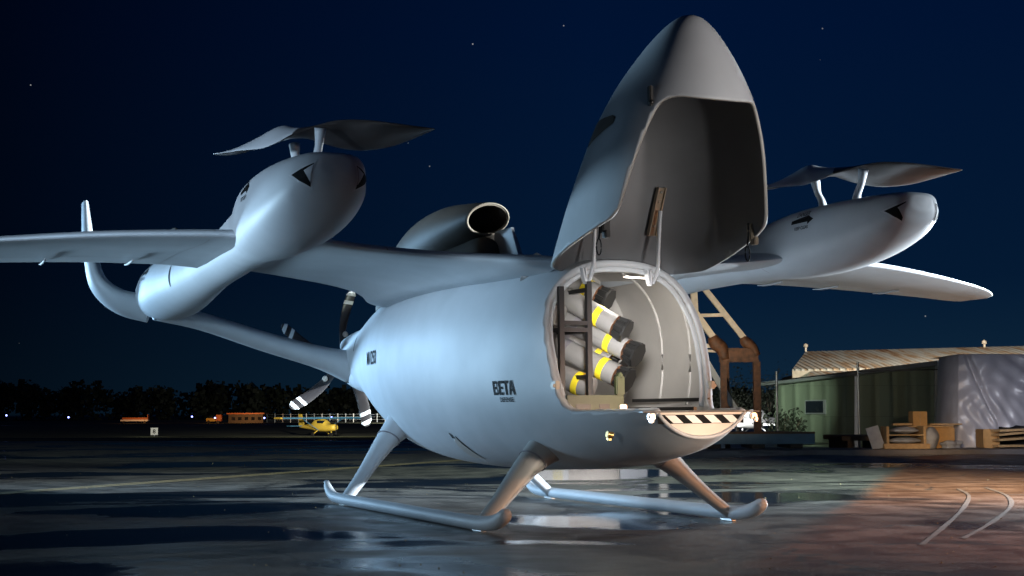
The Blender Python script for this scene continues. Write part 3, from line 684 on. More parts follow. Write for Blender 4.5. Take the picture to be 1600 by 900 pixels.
# markings --------------------------------------------------------------------
sd = Vector((1, 0, 0)), Vector((0, 0, 1))
decal('type_marking', None, (-4.62, -.6, 1.56), sd[0], sd[1], bF, M['black'], fo, .02, .0065, raw=text_mesh('MV250', .215, .004, 0, 1.15))
def block(hh, cx, cy, letters):
    Rr = lambda a, b, c, d: [(a, b), (c, b), (c, d), (a, d)]
    G = {'B': [Rr(0, 0, .2, 1), Rr(.2, .80, .56, 1), Rr(.2, .41, .56, .59), Rr(.2, 0, .60, .2), Rr(.56, .59, .70, .94), Rr(.60, .06, .76, .41)],
         'E': [Rr(0, 0, .2, 1), Rr(.2, .80, .62, 1), Rr(.2, .41, .56, .59), Rr(.2, 0, .62, .2)],
         'T': [Rr(0, .80, .72, 1), Rr(.25, 0, .47, .80)],
         'A': [[(0, 0), (.22, 0), (.44, 1), (.26, 1)], [(.62, 0), (.84, 0), (.58, 1), (.44, 1)], Rr(.24, .24, .60, .42)]}
    P = []; x = 0; ad = {'B': .86, 'E': .70, 'T': .76, 'A': .86}
    for ch in letters:
        P += [[((px+x)*hh+cx, py*hh+cy) for px, py in q] for q in G[ch]]; x += ad[ch]
    return P
decal('maker_marking', block(.125, -.20, -.06, 'BETA'), (-.42, -.9, 1.215), sd[0], sd[1], bF, M['black'], fo, .02, .0065)
decal('maker_marking', None, (-.40, -.9, 1.095), sd[0], sd[1], bF, M['black'], fo, .02, .0065, raw=text_mesh('DEFENSE', .055, .001, 0, 1.15))
decal('static_port', [[(-.02, -.1), (.015, -.1), (.06, .07), (.03, .1), (0, .03)]], (-6.35, -.3, 1.88), sd[0], sd[1], bF, M['black'], fo)
dd = Vector((0, -1, -.6)).normalized(); uz = Vector((1, 0, 0)); vz = dd.cross(uz)*1
vz = Vector((0, -.6, 1)).normalized()
decal('access_panel', [[(-.13, -.16), (.16, -.18), (.08, .0), (.0, .12), (-.09, .1), (-.14, 0)]], (-1.95, -.62, .66), uz, vz, bF, M['lining'], fo)
decal('gap', [[(.02, .14), (.04, .15), (.13, .0), (.21, -.17), (.195, -.175), (.1, -.01)]], (-1.95, -.62, .66), uz, vz, bF, M['black'], fo, off=.005)
decal('gap', [[(-.10, .1), (-.02, .1), (-.05, .15), (-.10, .17)]], (-1.95, -.62, .68), uz, vz, bF, M['black'], fo, off=.005)
# dull brown patch on the door's starboard side
decal('dull_patch', [[(-.30, -.13), (.14, .0), (.15, .05), (.1, .075), (-.30, .09)]], (1.08, -.7, 3.29), sd[0], sd[1], bD, M['scoop'], door, .05, .004)

# inside of the bay: ribs, rivets, lamp strip -----------------------------------
def inner(y_, z_, x_): 
    h = bF.find_nearest(Vector((x_, y_, z_))); return h
for x_ in (.05, -.55):
    P = []; s = section(x_)
    for j in range(45):
        a = math.pi*j/44*1.44-math.pi*.22; ca, sa = math.cos(a), math.sin(a); ex = s[5]
        yy = (s[3]-.058)*math.copysign(abs(ca)**(2/ex), ca); zz = s[4]+(s[2]-s[4]-.058 if sa >= 0 else s[4]-s[1]-.058)*math.copysign(abs(sa)**(2/ex), sa)
        if zz > .99: P.append((x_, yy, zz))
    obj('bay_rib', sweep(P, [(.02, .016)]*len(P), 8, 1), M['lining'], air, smooth=60)
fr_ = []
for j in range(61):
    a = math.pi*(1.18-1.36*j/60); x_ = .13
    for _ in range(6):
        s = section(x_); ca, sa = math.cos(a), math.sin(a); ex = s[5]
        yy = (s[3]-.075)*math.copysign(abs(ca)**(2/ex), ca); zz = s[4]+(s[2]-s[4]-.075 if sa >= 0 else s[4]-s[1]-.075)*math.copysign(abs(sa)**(2/ex), sa)
        x_ = (.47-.30*(zz-1) if zz < 1.95 else .185)-.05
    if zz > 1.0: fr_.append((x_, yy, zz))
obj('bay_frame', sweep(fr_, [(.028, .014)]*len(fr_), 12, 1, up=(1, 0, .3)), M['rim'], air, smooth=180)
RV = []
for x_ in (.0, .14):
    s = section(x_)
    for j in range(9):
        a = math.pi*(j/8*.62-.12); ca, sa = math.cos(a), math.sin(a); ex = s[5]
        yy = (s[3]-.05)*abs(ca)**(2/ex); zz = s[4]+(s[2]-s[4]-.05 if sa >= 0 else s[4]-s[1]-.05)*math.copysign(abs(sa)**(2/ex), sa)
        if zz > 1.03 and (x_ < .47-.3*(zz-1)-.03): RV.append(blob((x_, yy, zz), .011, 0, 0, 1))
if RV: obj('rivets', join(*RV), M['blk'], air)
obj('floor_rail', join(bar((-.9, .50, 1.02), (.55, .50, 1.02), .03, .03), bar((-.9, .70, 1.10), (.45, .70, 1.10), .02, .03)), M['blk'], air)
obj('ceiling_plate', join(bar((-.9, .1, 2.30), (.12, .12, 2.24), .34, .012), bar((-.2, .3, 2.21), (.10, .42, 2.17), .20, .012)), M['steel'], air)
d = bpy.data.lights.new('bay_lamp', 'AREA'); d.shape = 'RECTANGLE'; d.size = .25; d.size_y = .12; d.energy = 6; d.color = (1.0, .93, .84)
lo_ = bpy.data.objects.new('bay_lamp', d); C.objects.link(lo_); lo_.location = W(-.05, .10, 2.21); lo_.rotation_euler = (Vector(W(.1, .3, 1.4))-lo_.location).to_track_quat('-Z', 'Y').to_euler()
area('bay_torch', W(3.2, -1.6, 1.75), W(-.1, .2, 1.6), .4, 9, (1.0, .97, .94), 27)

# cargo: rack, tray and launch tubes are things of their own --------------------
rack = thing('storage_rack', 'dark metal upright rack standing in the open cargo bay', 'rack'); rack.matrix_world = AM
def un(px, py, X=None, Y=None, Z=None):
    a = AM.inverted() @ Vector((0, 0, 1)); q = F*2233 + RX*(px-800) + UX*(450-py); r_ = AM.to_3x3().inverted() @ q
    i, v = [(i, v) for i, v in enumerate((X, Y, Z)) if v is not None][0]
    return a+r_*((v-a[i])/r_[i])
RXF, RXB = .20, -.55
yA, yB = -.60, -.335
for (x_, nm) in ((RXF, 'post'), (RXB, 'post')):
    for yy in (yA, yB): obj('post', bar((x_, yy, 1.12), (x_, yy, 2.12 if yy == yB else 2.07), .045, .045, (0, 1, 0)), M['extr'], rack)
    for zz in (1.76, 1.70): obj('crossbar', bar((x_, yA+.022, zz), (x_, yB-.022, zz), .04, .035), M['extr'], rack)
for yy in (yA, yB):
    for zz in (2.05, 1.70, 1.3): obj('rail', bar((RXF-.022, yy, zz), (RXB+.022, yy, zz), .035, .035), M['extr'], rack)
tray = thing('cargo_tray', 'olive green steel tray on the bay floor below the tubes', 'tray'); tray.matrix_world = AM
T_ = [box(-.9, .42, -.66, -.12, 1.075, 1.14, .006), box(.36, .42, -.64, -.12, .99, 1.075), box(-.9, -.84, -.66, -.12, .99, 1.075)]
obj('tray_body', join(*T_), M['olive'], tray)
obj('tray_bracket', join(box(.39, .44, -.20, -.12, 1.14, 1.30, .008), box(.38, .45, -.18, -.14, 1.28, 1.33, .01)), M['olive'], tray)
obj('forklift_pocket', join(box(.4215, .424, -.58, -.44, 1.0, 1.065), box(.4215, .424, -.36, -.26, 1.0, 1.065)), M['blk'], tray)
obj('clamp', box(.40, .44, -.17, -.10, .99, 1.06, .006), M['steel'], tray)
def tube(label, a, b, r=.10, end=True, band=.72):
    a = Vector(a); b = Vector(b); t = (b-a).normalized(); Lh = (b-a).length
    th_ = thing('launch_tube', label, 'tube', group='grey launch tubes in the cargo bay')
    q = t.to_track_quat('X', 'Z'); th_.matrix_world = AM @ (Matrix.Translation(a) @ q.to_matrix().to_4x4())
    n = 28
    def cyl(x0, x1, r0, r1=None, bev=0):
        r1 = r1 or r0; p = [(x0, r0-.012), (x0+.006, r0), (x1-.006, r1), (x1, r1-.012)]
        V = [(x, rr*math.cos(2*math.pi*j/n), rr*math.sin(2*math.pi*j/n)) for x, rr in p for j in range(n)]
        return V, ringfaces(4, n)
    obj('tube_body', cyl(0, Lh, r), M['tube'], th_, smooth=40)
    obj('yellow_band', cyl(Lh*band, Lh*band+.07, r+.003), M['yellow'], th_, smooth=40)
    if end: obj('grey_band', cyl(Lh*.36, Lh*.36+.07, r+.003), M['tubeband'], th_, smooth=40)
    if end: obj('orange_ring', cyl(Lh-.008, Lh+.004, r+.001), M['rust'], th_, smooth=40)
    if end:
        # black finned end cap with octagonal flange
        fl = [(x, rr*math.cos(2*math.pi*(j+.5)/8), rr*math.sin(2*math.pi*(j+.5)/8)) for x, rr in ((Lh+.10, r*1.16), (Lh+.12, r*1.16)) for j in range(8)]
        fins = [bar((Lh+.01, r*.85*math.cos(a_), r*.85*math.sin(a_)), (Lh+.10, r*1.02*math.cos(a_), r*1.02*math.sin(a_)), .02, .03) for a_ in [2*math.pi*k/10 for k in range(10)]]
        obj('end_cap', join(cyl(Lh+.004, Lh+.11, r*.82), (fl, ringfaces(2, 8)), *fins), M['blk'], th_, smooth=30)
    return th_
def tp(x1, y1, x2, y2, XA=-.35, XB=.02, ext=.5):
    a = un(x1, y1, X=XA); b = un(x2, y2, X=XB); return a-(b-a)*ext, b
TB = [('slim dark tube lying between the middle and lower tubes', (885, 530, 955, 567), -.62, -.22, .085, True, .80),
      ('dark upper tube farthest back, crossing just under the bay ceiling', (868, 428, 935, 462), -.75, -.42, .10, True, .78),
      ('uppermost grey tube, its yellow band beside the rear wall', (870, 458, 962, 509), -.30, .10, .096, True, .78),
      ('middle grey tube reaching farthest right with broad yellow band', (900, 507, 980, 547), -.30, .12, .10, True, .76),
      ('lower grey tube with yellow band just above the olive bracket', (880, 545, 965, 587), -.35, .08, .10, True, .80),
      ('short grey tube at the far left edge behind the rack post', (845, 480, 874, 492), -.15, .05, .10, False, .62),
      ('pale tube lying lowest, just above the olive tray', (872, 585, 925, 608), -.25, .02, .10, False, .66),
      ('tube hidden behind the middle one, only its yellow band showing', (905, 520, 940, 545), -.85, -.50, .10, False, .8)]
for lb, (x1, y1, x2, y2), XA, XB, r_, e_, bd_ in TB:
    a, b = tp(x1, y1, x2, y2, XA, XB, .55 if e_ else .4); tube(lb, a, b, r_, e_, bd_)

# ------------------------------------------------------------------ sheds on the right
def corr_mat(name, base, rusty=0, pitch=18, axis='X'):
    m = bpy.data.materials.new(name); m.use_nodes = True; t = m.node_tree; b = t.nodes['Principled BSDF']; n = t.nodes; l = t.links
    g = n.new('ShaderNodeTexCoord'); s = n.new('ShaderNodeSeparateXYZ'); l.new(g.outputs['Object'], s.inputs[0])
    w = n.new('ShaderNodeMath'); w.operation = 'MULTIPLY'; l.new(s.outputs[axis], w.inputs[0]); w.inputs[1].default_value = pitch
    sn = n.new('ShaderNodeMath'); sn.operation = 'SINE'; l.new(w.outputs[0], sn.inputs[0])
    pw_ = n.new('ShaderNodeMath'); pw_.operation = 'POWER'; ab = n.new('ShaderNodeMath'); ab.operation = 'ABSOLUTE'; l.new(sn.outputs[0], ab.inputs[0]); l.new(ab.outputs[0], pw_.inputs[0]); pw_.inputs[1].default_value = 6
    bp = n.new('ShaderNodeBump'); bp.inputs['Distance'].default_value = .05; bp.inputs['Strength'].default_value = .8; l.new(pw_.outputs[0], bp.inputs['Height']); l.new(bp.outputs[0], b.inputs['Normal'])
    mp = n.new('ShaderNodeMapping'); l.new(g.outputs['Object'], mp.inputs[0]); mp.inputs['Scale'].default_value = (1.6, .22, .22)
    nz = n.new('ShaderNodeTexNoise'); nz.inputs['Scale'].default_value = 1.6; nz.inputs['Detail'].default_value = 8; nz.inputs['Roughness'].default_value = .7; l.new(mp.outputs[0], nz.inputs['Vector'])
    r = n.new('ShaderNodeValToRGB'); l.new(nz.outputs['Fac'], r.inputs[0])
    if rusty:
        r.color_ramp.elements[0].position = .46; r.color_ramp.elements[0].color = (*base, 1); r.color_ramp.elements[1].position = .66; r.color_ramp.elements[1].color = (.20, .09, .04, 1)
        e = r.color_ramp.elements.new(.56); e.color = (.36, .25, .15, 1)
    else:
        r.color_ramp.elements[0].position = .3; r.color_ramp.elements[0].color = (*[c*.8 for c in base], 1); r.color_ramp.elements[1].position = .7; r.color_ramp.elements[1].color = (*[c*1.15 for c in base], 1)
    l.new(r.outputs[0], b.inputs['Base Color']); b.inputs['Roughness'].default_value = .55; return m
M['greenwall'] = corr_mat('green_sheet_wall', (.14, .175, .13), 0, 10)
M['rustroof'] = corr_mat('rusty_sheet_roof', (.42, .41, .37), 1, 14)
# near shed: front wall follows the measured points, eave rising to the right
A = Vector((8.55, 46.8)); B = Vector((12.9, 41.0))
A = gp(1211, 689); A.z = 0; B = gp(1345, 693); B.z = 0; Cn = gp(1512, 699); Cn.z = 0
def wall_pt(x, y, P0, P1):
    """height of the pixel column point over the wall line P0-P1"""
    q = F*2233 + RX*(x-800) + UX*(450-y); n_ = Vector((-(P1-P0).y, (P1-P0).x, 0)); t = (P0-Vector((0, 0, 1))).dot(n_)/q.dot(n_); return Vector((0, 0, 1))+q*t
shed = thing('low_shed', 'low dark green metal shed with sloping roof and small window', 'shed')
def prism(P, th, m, name, parent, back):
    n = len(P); V = [tuple(p) for p in P]+[tuple(p+back) for p in P]
    return obj(name, (V, [tuple(range(n)), tuple(range(2*n-1, n-1, -1))]+[(i, i+n, (i+1) % n+n, (i+1) % n) for i in range(n)]), m, parent)
dirw = (Cn-A).normalized(); back = Vector((-dirw.y, dirw.x, 0)); back = back if back.y > 0 else -back
t0 = wall_pt(1211, 601, A, Cn); t1 = wall_pt(1512, 568, A, Cn)
prism([A, Cn, t1, t0], 0, M['greenwall'], 'wall', shed, back*6)
ea = wall_pt(1203, 603, A, Cn); eb = wall_pt(1514, 567, A, Cn)
f2 = -back*.35
prism([ea+f2, eb+f2, eb+f2+Vector((0, 0, .13)), ea+f2+Vector((0, 0, .13))], 0, M['galv'], 'roof', shed, back*6.8)
for px in (1340, 1466):
    q0 = wall_pt(px, 693, A, Cn); q0.z = 0; q1 = wall_pt(px, 585 if px == 1340 else 572, A, Cn)
    obj('downpipe', bar(q0-back*.06, q1-back*.06, .10, .08, (0, 1, 0)), M['galv'], shed)
wa = wall_pt(1261, 646, A, Cn); wb = wall_pt(1290, 626, A, Cn)
def wrect(x0, x1, y0, y1, off, th_):
    a = wall_pt(x0, y1, A, Cn); b = wall_pt(x1, y1, A, Cn); c = wall_pt(x1, y0, A, Cn); d = wall_pt(x0, y0, A, Cn); c.z = d.z; a.z = b.z = (a.z+b.z)/2
    return [p-back*off for p in (a, b, c, d)]
wf = prism(wrect(1260, 1291, 625, 647, .06, 0), 0, M['galv'], 'window', shed, back*.058)
prism(wrect(1262, 1289, 627, 645, .075, 0), 0, M['glass'], 'pane', wf, back*.012)
# door at the dark middle of the shed
# barn behind with rusty roof
barn = thing('rusty_roof_barn', 'old barn with a rust streaked sheet roof behind the green shed', 'barn')
Db = 56
ra = pix(1259, 549, Db+5); rb = pix(1700, 538, Db+1)
eA = pix(1238, 577, Db-1); eB = pix(1700, 571, Db-5)
V = [eA, eB, rb, ra]; nrm = (eB-eA).cross(ra-eA).normalized()
obj('roof', ([tuple(p) for p in V]+[tuple(p-nrm*.08) for p in V], [(0, 1, 2, 3), (7, 6, 5, 4), (0, 4, 5, 1), (1, 5, 6, 2), (2, 6, 7, 3), (3, 7, 4, 0)]), M['rustroof'], barn)
rback = [ra, rb, rb+Vector((1, 9, -2.2)), ra+Vector((1, 9, -2.2))]
obj('roof', ([tuple(p) for p in rback]+[tuple(p-Vector((0, 0, .08))) for p in rback], [(0, 1, 2, 3), (7, 6, 5, 4), (0, 4, 5, 1), (1, 5, 6, 2), (2, 6, 7, 3), (3, 7, 4, 0)]), M['rustroof'], barn)
la = pix(1268, 579.5, Db-1.2); lb_ = pix(1560, 574, Db-3.4); lc = pix(1560, 606, Db-6.5); ld = pix(1256, 594, Db-5)
obj('lean_to_roof', ([tuple(p) for p in (ld, lc, lb_, la)]+[tuple(p-Vector((0, 0, .08))) for p in (ld, lc, lb_, la)], [(0, 1, 2, 3), (7, 6, 5, 4), (0, 4, 5, 1), (1, 5, 6, 2), (2, 6, 7, 3), (3, 7, 4, 0)]), M['rustroof'], barn)
fa = [(eA.x, eA.y, eA.z-.06), (eB.x, eB.y, eB.z-.06), (eB.x, eB.y, eB.z-.38), (eA.x, eA.y, eA.z-.38)]
obj('fascia', (fa+[(x, y+.12, z) for x, y, z in fa], [(3, 2, 1, 0), (4, 5, 6, 7), (0, 1, 5, 4), (1, 2, 6, 5), (2, 3, 7, 6), (3, 0, 4, 7)]), M['creamsteel'], barn)
wl = [Vector((eA.x+.6, eA.y+.6, 0)), Vector((eB.x, eB.y+.6, 0)), Vector((eB.x, eB.y+.6, eB.z-.1)), Vector((eA.x+.6, eA.y+.6, eA.z-.1))]
prism(wl, 0, M['darkwood'], 'wall', barn, Vector((.8, 9, 0)))
for px, py, D_ in ((1259, 546, Db+5), (1538, 541, Db+2.3)):
    q = pix(px, py, D_); obj('roof_finial', join(bar(q-Vector((0, 0, .25)), q+Vector((0, 0, .12)), .07), blob(q+Vector((0, 0, .16)), .11, 1, 0, 1)), M['creamsteel'], barn)

# chain-link fence posts with a top rail, each bay one fence
fen = thing('wire_fence', 'thin wire fence on galvanised posts in front of the green shed', 'fence')
fp = []
for (px, pt, pb) in ((1213, 580, 691), (1340, 566, 693), (1466, 563, 696)):
    D_ = 39.0; b = pix(px, pb, D_); t = pix(px, pt, D_); b.z = 0; b.x = t.x; b.y = t.y
    obj('post', sweep([tuple(b), tuple(t)], [.032, .032], 8, 1), M['galv'], fen, smooth=60); fp.append(t)
obj('top_rail', join(*[bar(fp[i]-Vector((0, 0, .25)), fp[i+1]-Vector((0, 0, .25)), .03) for i in range(2)], bar(fp[0]-Vector((0, 0, .3)), fp[0]+Vector((-4.2, .4, -.35)), .012)), M['blk'], fen)
wires = []
for i in range(2):
    for k in (3, 6):
        z = k*.28; a_ = fp[i].copy(); b2 = fp[i+1].copy(); a_.z = z; b2.z = z; wires.append(bar(a_, b2, .004))
obj('wires', join(*wires), M['blk'], fen)

# gantry: rusty frame with a cream A-frame ladder behind the aircraft's nose
gan = thing('access_gantry', 'rusty steel portal with cream ladder frame behind the nose', 'gantry')
DG = 34.5
def P(x, y, dy=0): return pix(x, y, DG+dy)
lg1t, lg2t = P(1130, 562), P(1181, 562)
def vert(t, z0): b = t.copy(); b.z = z0; return b
for t in (lg1t, lg2t):
    obj('leg', bar(vert(t, .45), t, .14, .14, (0, 1, 0)), M['rust'], gan)
    t2 = t+Vector((.3, 1.5, 0)); obj('leg', bar(vert(t2, .0), t2, .12, .12, (0, 1, 0)), M['rust'], gan)
obj('crossbeam', bar(P(1124, 555), P(1184, 555), .16, .34), M['rust'], gan)
obj('rail', bar(P(1100, 540, .3), P(1133, 542, .3), .08, .10), M['creamsteel'], gan); obj('rail', bar(P(1100, 548, .3), P(1124, 549, .3), .06, .06), M['creamsteel'], gan)
obj('stile', bar(P(1083, 440), P(1086, 500), .16, .16, (0, 1, 0)), M['creamsteel'], gan)
obj('stile', bar(P(1092, 440), P(1166, 533), .13, .13, (0, 1, 0)), M['creamsteel'], gan)
obj('stile', bar(P(1080, 480), P(1120, 535), .15, .15, (0, 1, 0)), M['creamsteel'], gan)
obj('stile', bar(P(1100, 560, .6), P(1150, 642, .6), .15, .15, (0, 1, 0)), M['galv'], gan)
obj('rung', bar(P(1092, 493), P(1132, 492), .08, .08), M['creamsteel'], gan)
obj('knuckle', sweep([tuple(P(1113, 526)), tuple(P(1118, 536)), tuple(P(1128, 545)), tuple(P(1133, 562))], [.12, .17, .16, .12], 12, 4), M['rust'], gan, smooth=180)
obj('knuckle', sweep([tuple(P(1160, 527)), tuple(P(1166, 535)), tuple(P(1176, 543)), tuple(P(1183, 556))], [.09, .14, .12, .09], 12, 4), M['rust'], gan, smooth=180)

# low flat platform with faded blue side board
pf = thing('flat_trailer', 'low flatbed with a faded blue side board and rusty top edge', 'trailer')
q0, q1 = pix(1080, 702, 34.2), pix(1271, 700, 34.2)
zb, zt = .22, .46
obj('side_board', box(q0.x, q1.x, 34.0, 34.06, zb, zt, .01), M['bluepaint'], pf)
obj('deck', box(q0.x, q1.x, 34.07, 36.2, zt-.06, zt+.03, .01), M['rust'], pf)
obj('rub_rail', box(q0.x, q1.x, 33.96, 34.068, zt+.002, zt+.05, .01), M['rust'], pf)
for xx in (q0.x+.4, (q0.x+q1.x)/2, q1.x-.55): obj('timber_foot', box(xx, xx+.3, 34.2, 35.9, .11, zb+.16, .01), M['darkwood'], pf)
# dark flat cart beside it
ct = thing('low_cart', 'low dark timber platform lying right of the blue flatbed', 'platform')
obj('deck', box(8.25, 9.7, 36.0, 38.2, .25, .37, .02), M['darkwood'], ct)
for xx in (8.4, 9.3): obj('skid', box(xx, xx+.15, 36.0, 38.2, 0, .25, .01), M['darkwood'], ct)

# crates, sacks and boards by the tarp
def frame_crate(name, label, x, y, w=.62, h=.42, dpt=.6, group=None):
    t = thing(name, label, 'crate', (x, y, .11), 0, group)
    obj('base', box(-w*.62, w*.62, -.05, dpt, 0, .12, .01), M['pine'], t)
    for sx_ in (-1, 1): obj('side', box(sx_*w/2-.03, sx_*w/2+.03, 0, dpt-.05, .122, .12+h, .008), M['pine'], t)
    obj('shelf', box(-w/2+.032, w/2-.032, 0, dpt-.05, .12+h*.47, .12+h*.53), M['pine'], t)
    return t
q = pix(1408, 706, 34.0)
frame_crate('timber_crate', 'open pine frame crate with two shelves holding grey sacks', q.x, 33.5, .86, .40)
for k, z in enumerate((.30, .54)):
    o = obj('sack', blob((q.x+.02, 33.72, z), .30, 3+k, .10, 3, (1.15, .75, .27)), M['bag'], smooth=180); setp(o, 'grey sack on the %s shelf of the pine crate' % ('lower', 'upper')[k], 'sack', 'grey sacks in the pine crate')
o = obj('sack', blob((q.x+.62, 33.7, .36), .25, 9, .12, 3, (.75, .8, 1.1)), M['bag'], smooth=180); setp(o, 'pale bulging sack leaning on the right of the pine crate', 'sack')
o = obj('grey_board', bar((q.x-.62, 33.6, .11), (q.x-.76, 33.7, .62), .3, .03, (0, 1, 0)), M['bag']); setp(o, 'pale blue grey board leaning at the left of the pine crate', 'board')
bx = thing('large_carton', 'big brown carton with sagging sides behind the pine crate', 'carton')
obj('carton_body', box(q.x+.55, q.x+1.35, 34.2, 35.2, .0, .60, .03), M['card'], bx); obj('lid_flap', box(q.x+.2, q.x+1.3, 34.1, 35.2, .605, .64, .01), M['pine'], bx)
sb = thing('small_carton', 'small orange brown carton standing on top of the stack', 'carton')
obj('carton_body', box(q.x+.36, q.x+.70, 34.2, 34.6, .645, .98, .01), M['card'], sb); obj('carton_seam', box(q.x+.52, q.x+.54, 34.196, 34.199, .65, .975), M['pine'], sb)
pl = obj('loose_plank', bar((q.x-.15, 34.15, .67), (q.x+.32, 34.2, .68), .12, .05), M['pine']); setp(pl, 'short loose plank sticking out left of the small carton', 'plank')
pl = obj('loose_plank', bar((q.x+.8, 34.4, .67), (q.x+1.6, 34.5, .67), .12, .04), M['pine']); setp(pl, 'loose plank lying across the right end of the large carton', 'plank')
o = obj('dark_sheet', blob((12.35, 34.8, .3), .6, 17, .2, 3, (1.2, .7, .6)), M['black'], smooth=180); setp(o, 'dark crumpled sheet between the crates and white tarp', 'sheet')
rg = obj('crumpled_rag', blob((pix(1486, 703, 34).x, 34, .17), .2, 23, .4, 3, (1.1, .8, .6)), M['bag'], smooth=180); setp(rg, 'small crumpled pale rag on the kerb strip', 'rag')
wb_ = thing('board_pile', 'orange crate end with split pale boards stacked on it', 'crate')
qx = pix(1532, 700, 34.5).x
obj('crate_end', box(qx-.08, qx+.3, 34.0, 34.6, .11, .55, .02), M['card'], wb_)
for k, (z, dz) in enumerate(((.16, .0), (.30, .10), (.42, .14), (.52, .05))): obj('board', bar((qx+.12, 34.0-.1*k*.3, z), (qx+1.9, 34.5, z+dz), .5, .05), M['pine'], wb_)

# sheeted load: wrinkled white plastic over a tall frame
def tarp():
    x0, x1 = pix(1490, 690, 35.0).x, pix(1490, 690, 35.0).x+3.6
    bm = bmesh.new(); nx_, nz_ = 90, 70; rs = np.random.RandomState(4)
    cr_ = [(rs.uniform(0, 1), rs.uniform(0, 1), rs.uniform(-1.4, 1.4), rs.uniform(8, 30), rs.uniform(.2, 1)) for _ in range(26)]
    V = []; 
    for i in range(nx_+1):
        for j in range(nz_+1):
            u, v = i/nx_, j/nz_; z = .10+2.27*v; x = x0+(x1-x0)*u
            if u < .3: x += .28*(v)*(1-u/.3)*.6
            w = 0
            for cx, cz, an, fq, am in cr_:
                dx, dz = u-cx, v-cz; w += am*.018*math.sin((dx*math.cos(an)+dz*math.sin(an))*fq*1.6)*math.exp(-((dx*1.6)**2+dz**2)*9)
            fold = -abs((u-.16)-.30*(1-v))*.0
            fd = (u-(.07+.30*(1-v)**1.1)); fold = .16*math.exp(-(fd/.018)**2)
            w += .022*math.sin(u*70+v*30)*math.exp(-((v-.35)/.18)**2)*math.exp(-((u-.25)/.2)**2)
            V.append((x, 35.0-w*2-.25*(1-v)+fold-.12*math.sin(u*9), z))
    Fs = [(i*(nz_+1)+j, (i+1)*(nz_+1)+j, (i+1)*(nz_+1)+j+1, i*(nz_+1)+j+1) for i in range(nx_) for j in range(nz_)]
    # top, left side and back follow the frame
    k = len(V)
    for i in range(nx_+1): V.append((V[i*(nz_+1)+nz_][0], 37.4, 2.35))
    for i in range(nx_): Fs.append((i*(nz_+1)+nz_, (i+1)*(nz_+1)+nz_, k+i+1, k+i))
    k2 = len(V)
    for j in range(nz_+1): V.append((V[j][0]+.25, 37.4, V[j][2]))
    for j in range(nz_): Fs.append((j, j+1, k2+j+1, k2+j))
    return V, Fs
M['tarp'] = mat('white_plastic_sheet', (.33, .32, .35), .33, noise=.1, nscale=2, bump=.5, bscale=5)
tp_ = obj('tarpaulin', tarp(), M['tarp'], smooth=180); setp(tp_, 'wrinkled white plastic sheet draped over a tall load at right', 'tarpaulin')

# things hidden behind the fuselage whose light shows in the wet apron
ps = thing('white_post', 'tall white post standing on the kerb behind the fuselage', 'post')
q = pix(1036, 700, 37.5); obj('shaft', box(q.x-.10, q.x+.10, 37.4, 37.6, .0, 3.1, .02), M['white'], ps); obj('base_plate', box(q.x-.22, q.x+.22, 37.25, 37.75, 0, .05, .01), M['galv'], ps)
ps2 = copy_thing(ps, (1.62, 0, 0), 0, 'white post standing between the nose and the gantry'); ps2.scale = (1, 1, .5); ps2['label'] = 'short white post beside the gantry foot behind the nose'
vn = thing('box_trailer', 'white box trailer with peach panels parked behind the fuselage', 'trailer')
q = pix(880, 700, 38)
obj('body', box(q.x-1.2, q.x+.1, 37.0, 39.0, .45, 2.3, .04), M['white'], vn); obj('panel', box(q.x+.104, q.x+1.4, 37.0, 39.0, .45, 2.2, .04), M['cream'], vn)
obj('yellow_sticker', box(q.x-.3, q.x-.05, 36.985, 36.997, .7, .95), M['yellow'], vn)
for xx in (q.x-.7, q.x+.9): obj('wheel', tf(sweep([(0, -.1, 0), (0, .1, 0)], [.3, .3], 20, 1), Matrix.Translation((xx, 37.25, .3))), M['blk'], vn, smooth=40)
vn2 = thing('equipment_box', 'grey steel equipment box behind the fuselage beside the trailer', 'box')
q = pix(985, 700, 38); obj('cabinet', box(q.x-.35, q.x+.35, 37, 38, .05, 1.2, .03), M['rgrey'], vn2); obj('lid', box(q.x-.38, q.x+.38, 36.96, 38.03, 1.203, 1.26, .01), M['galv'], vn2)

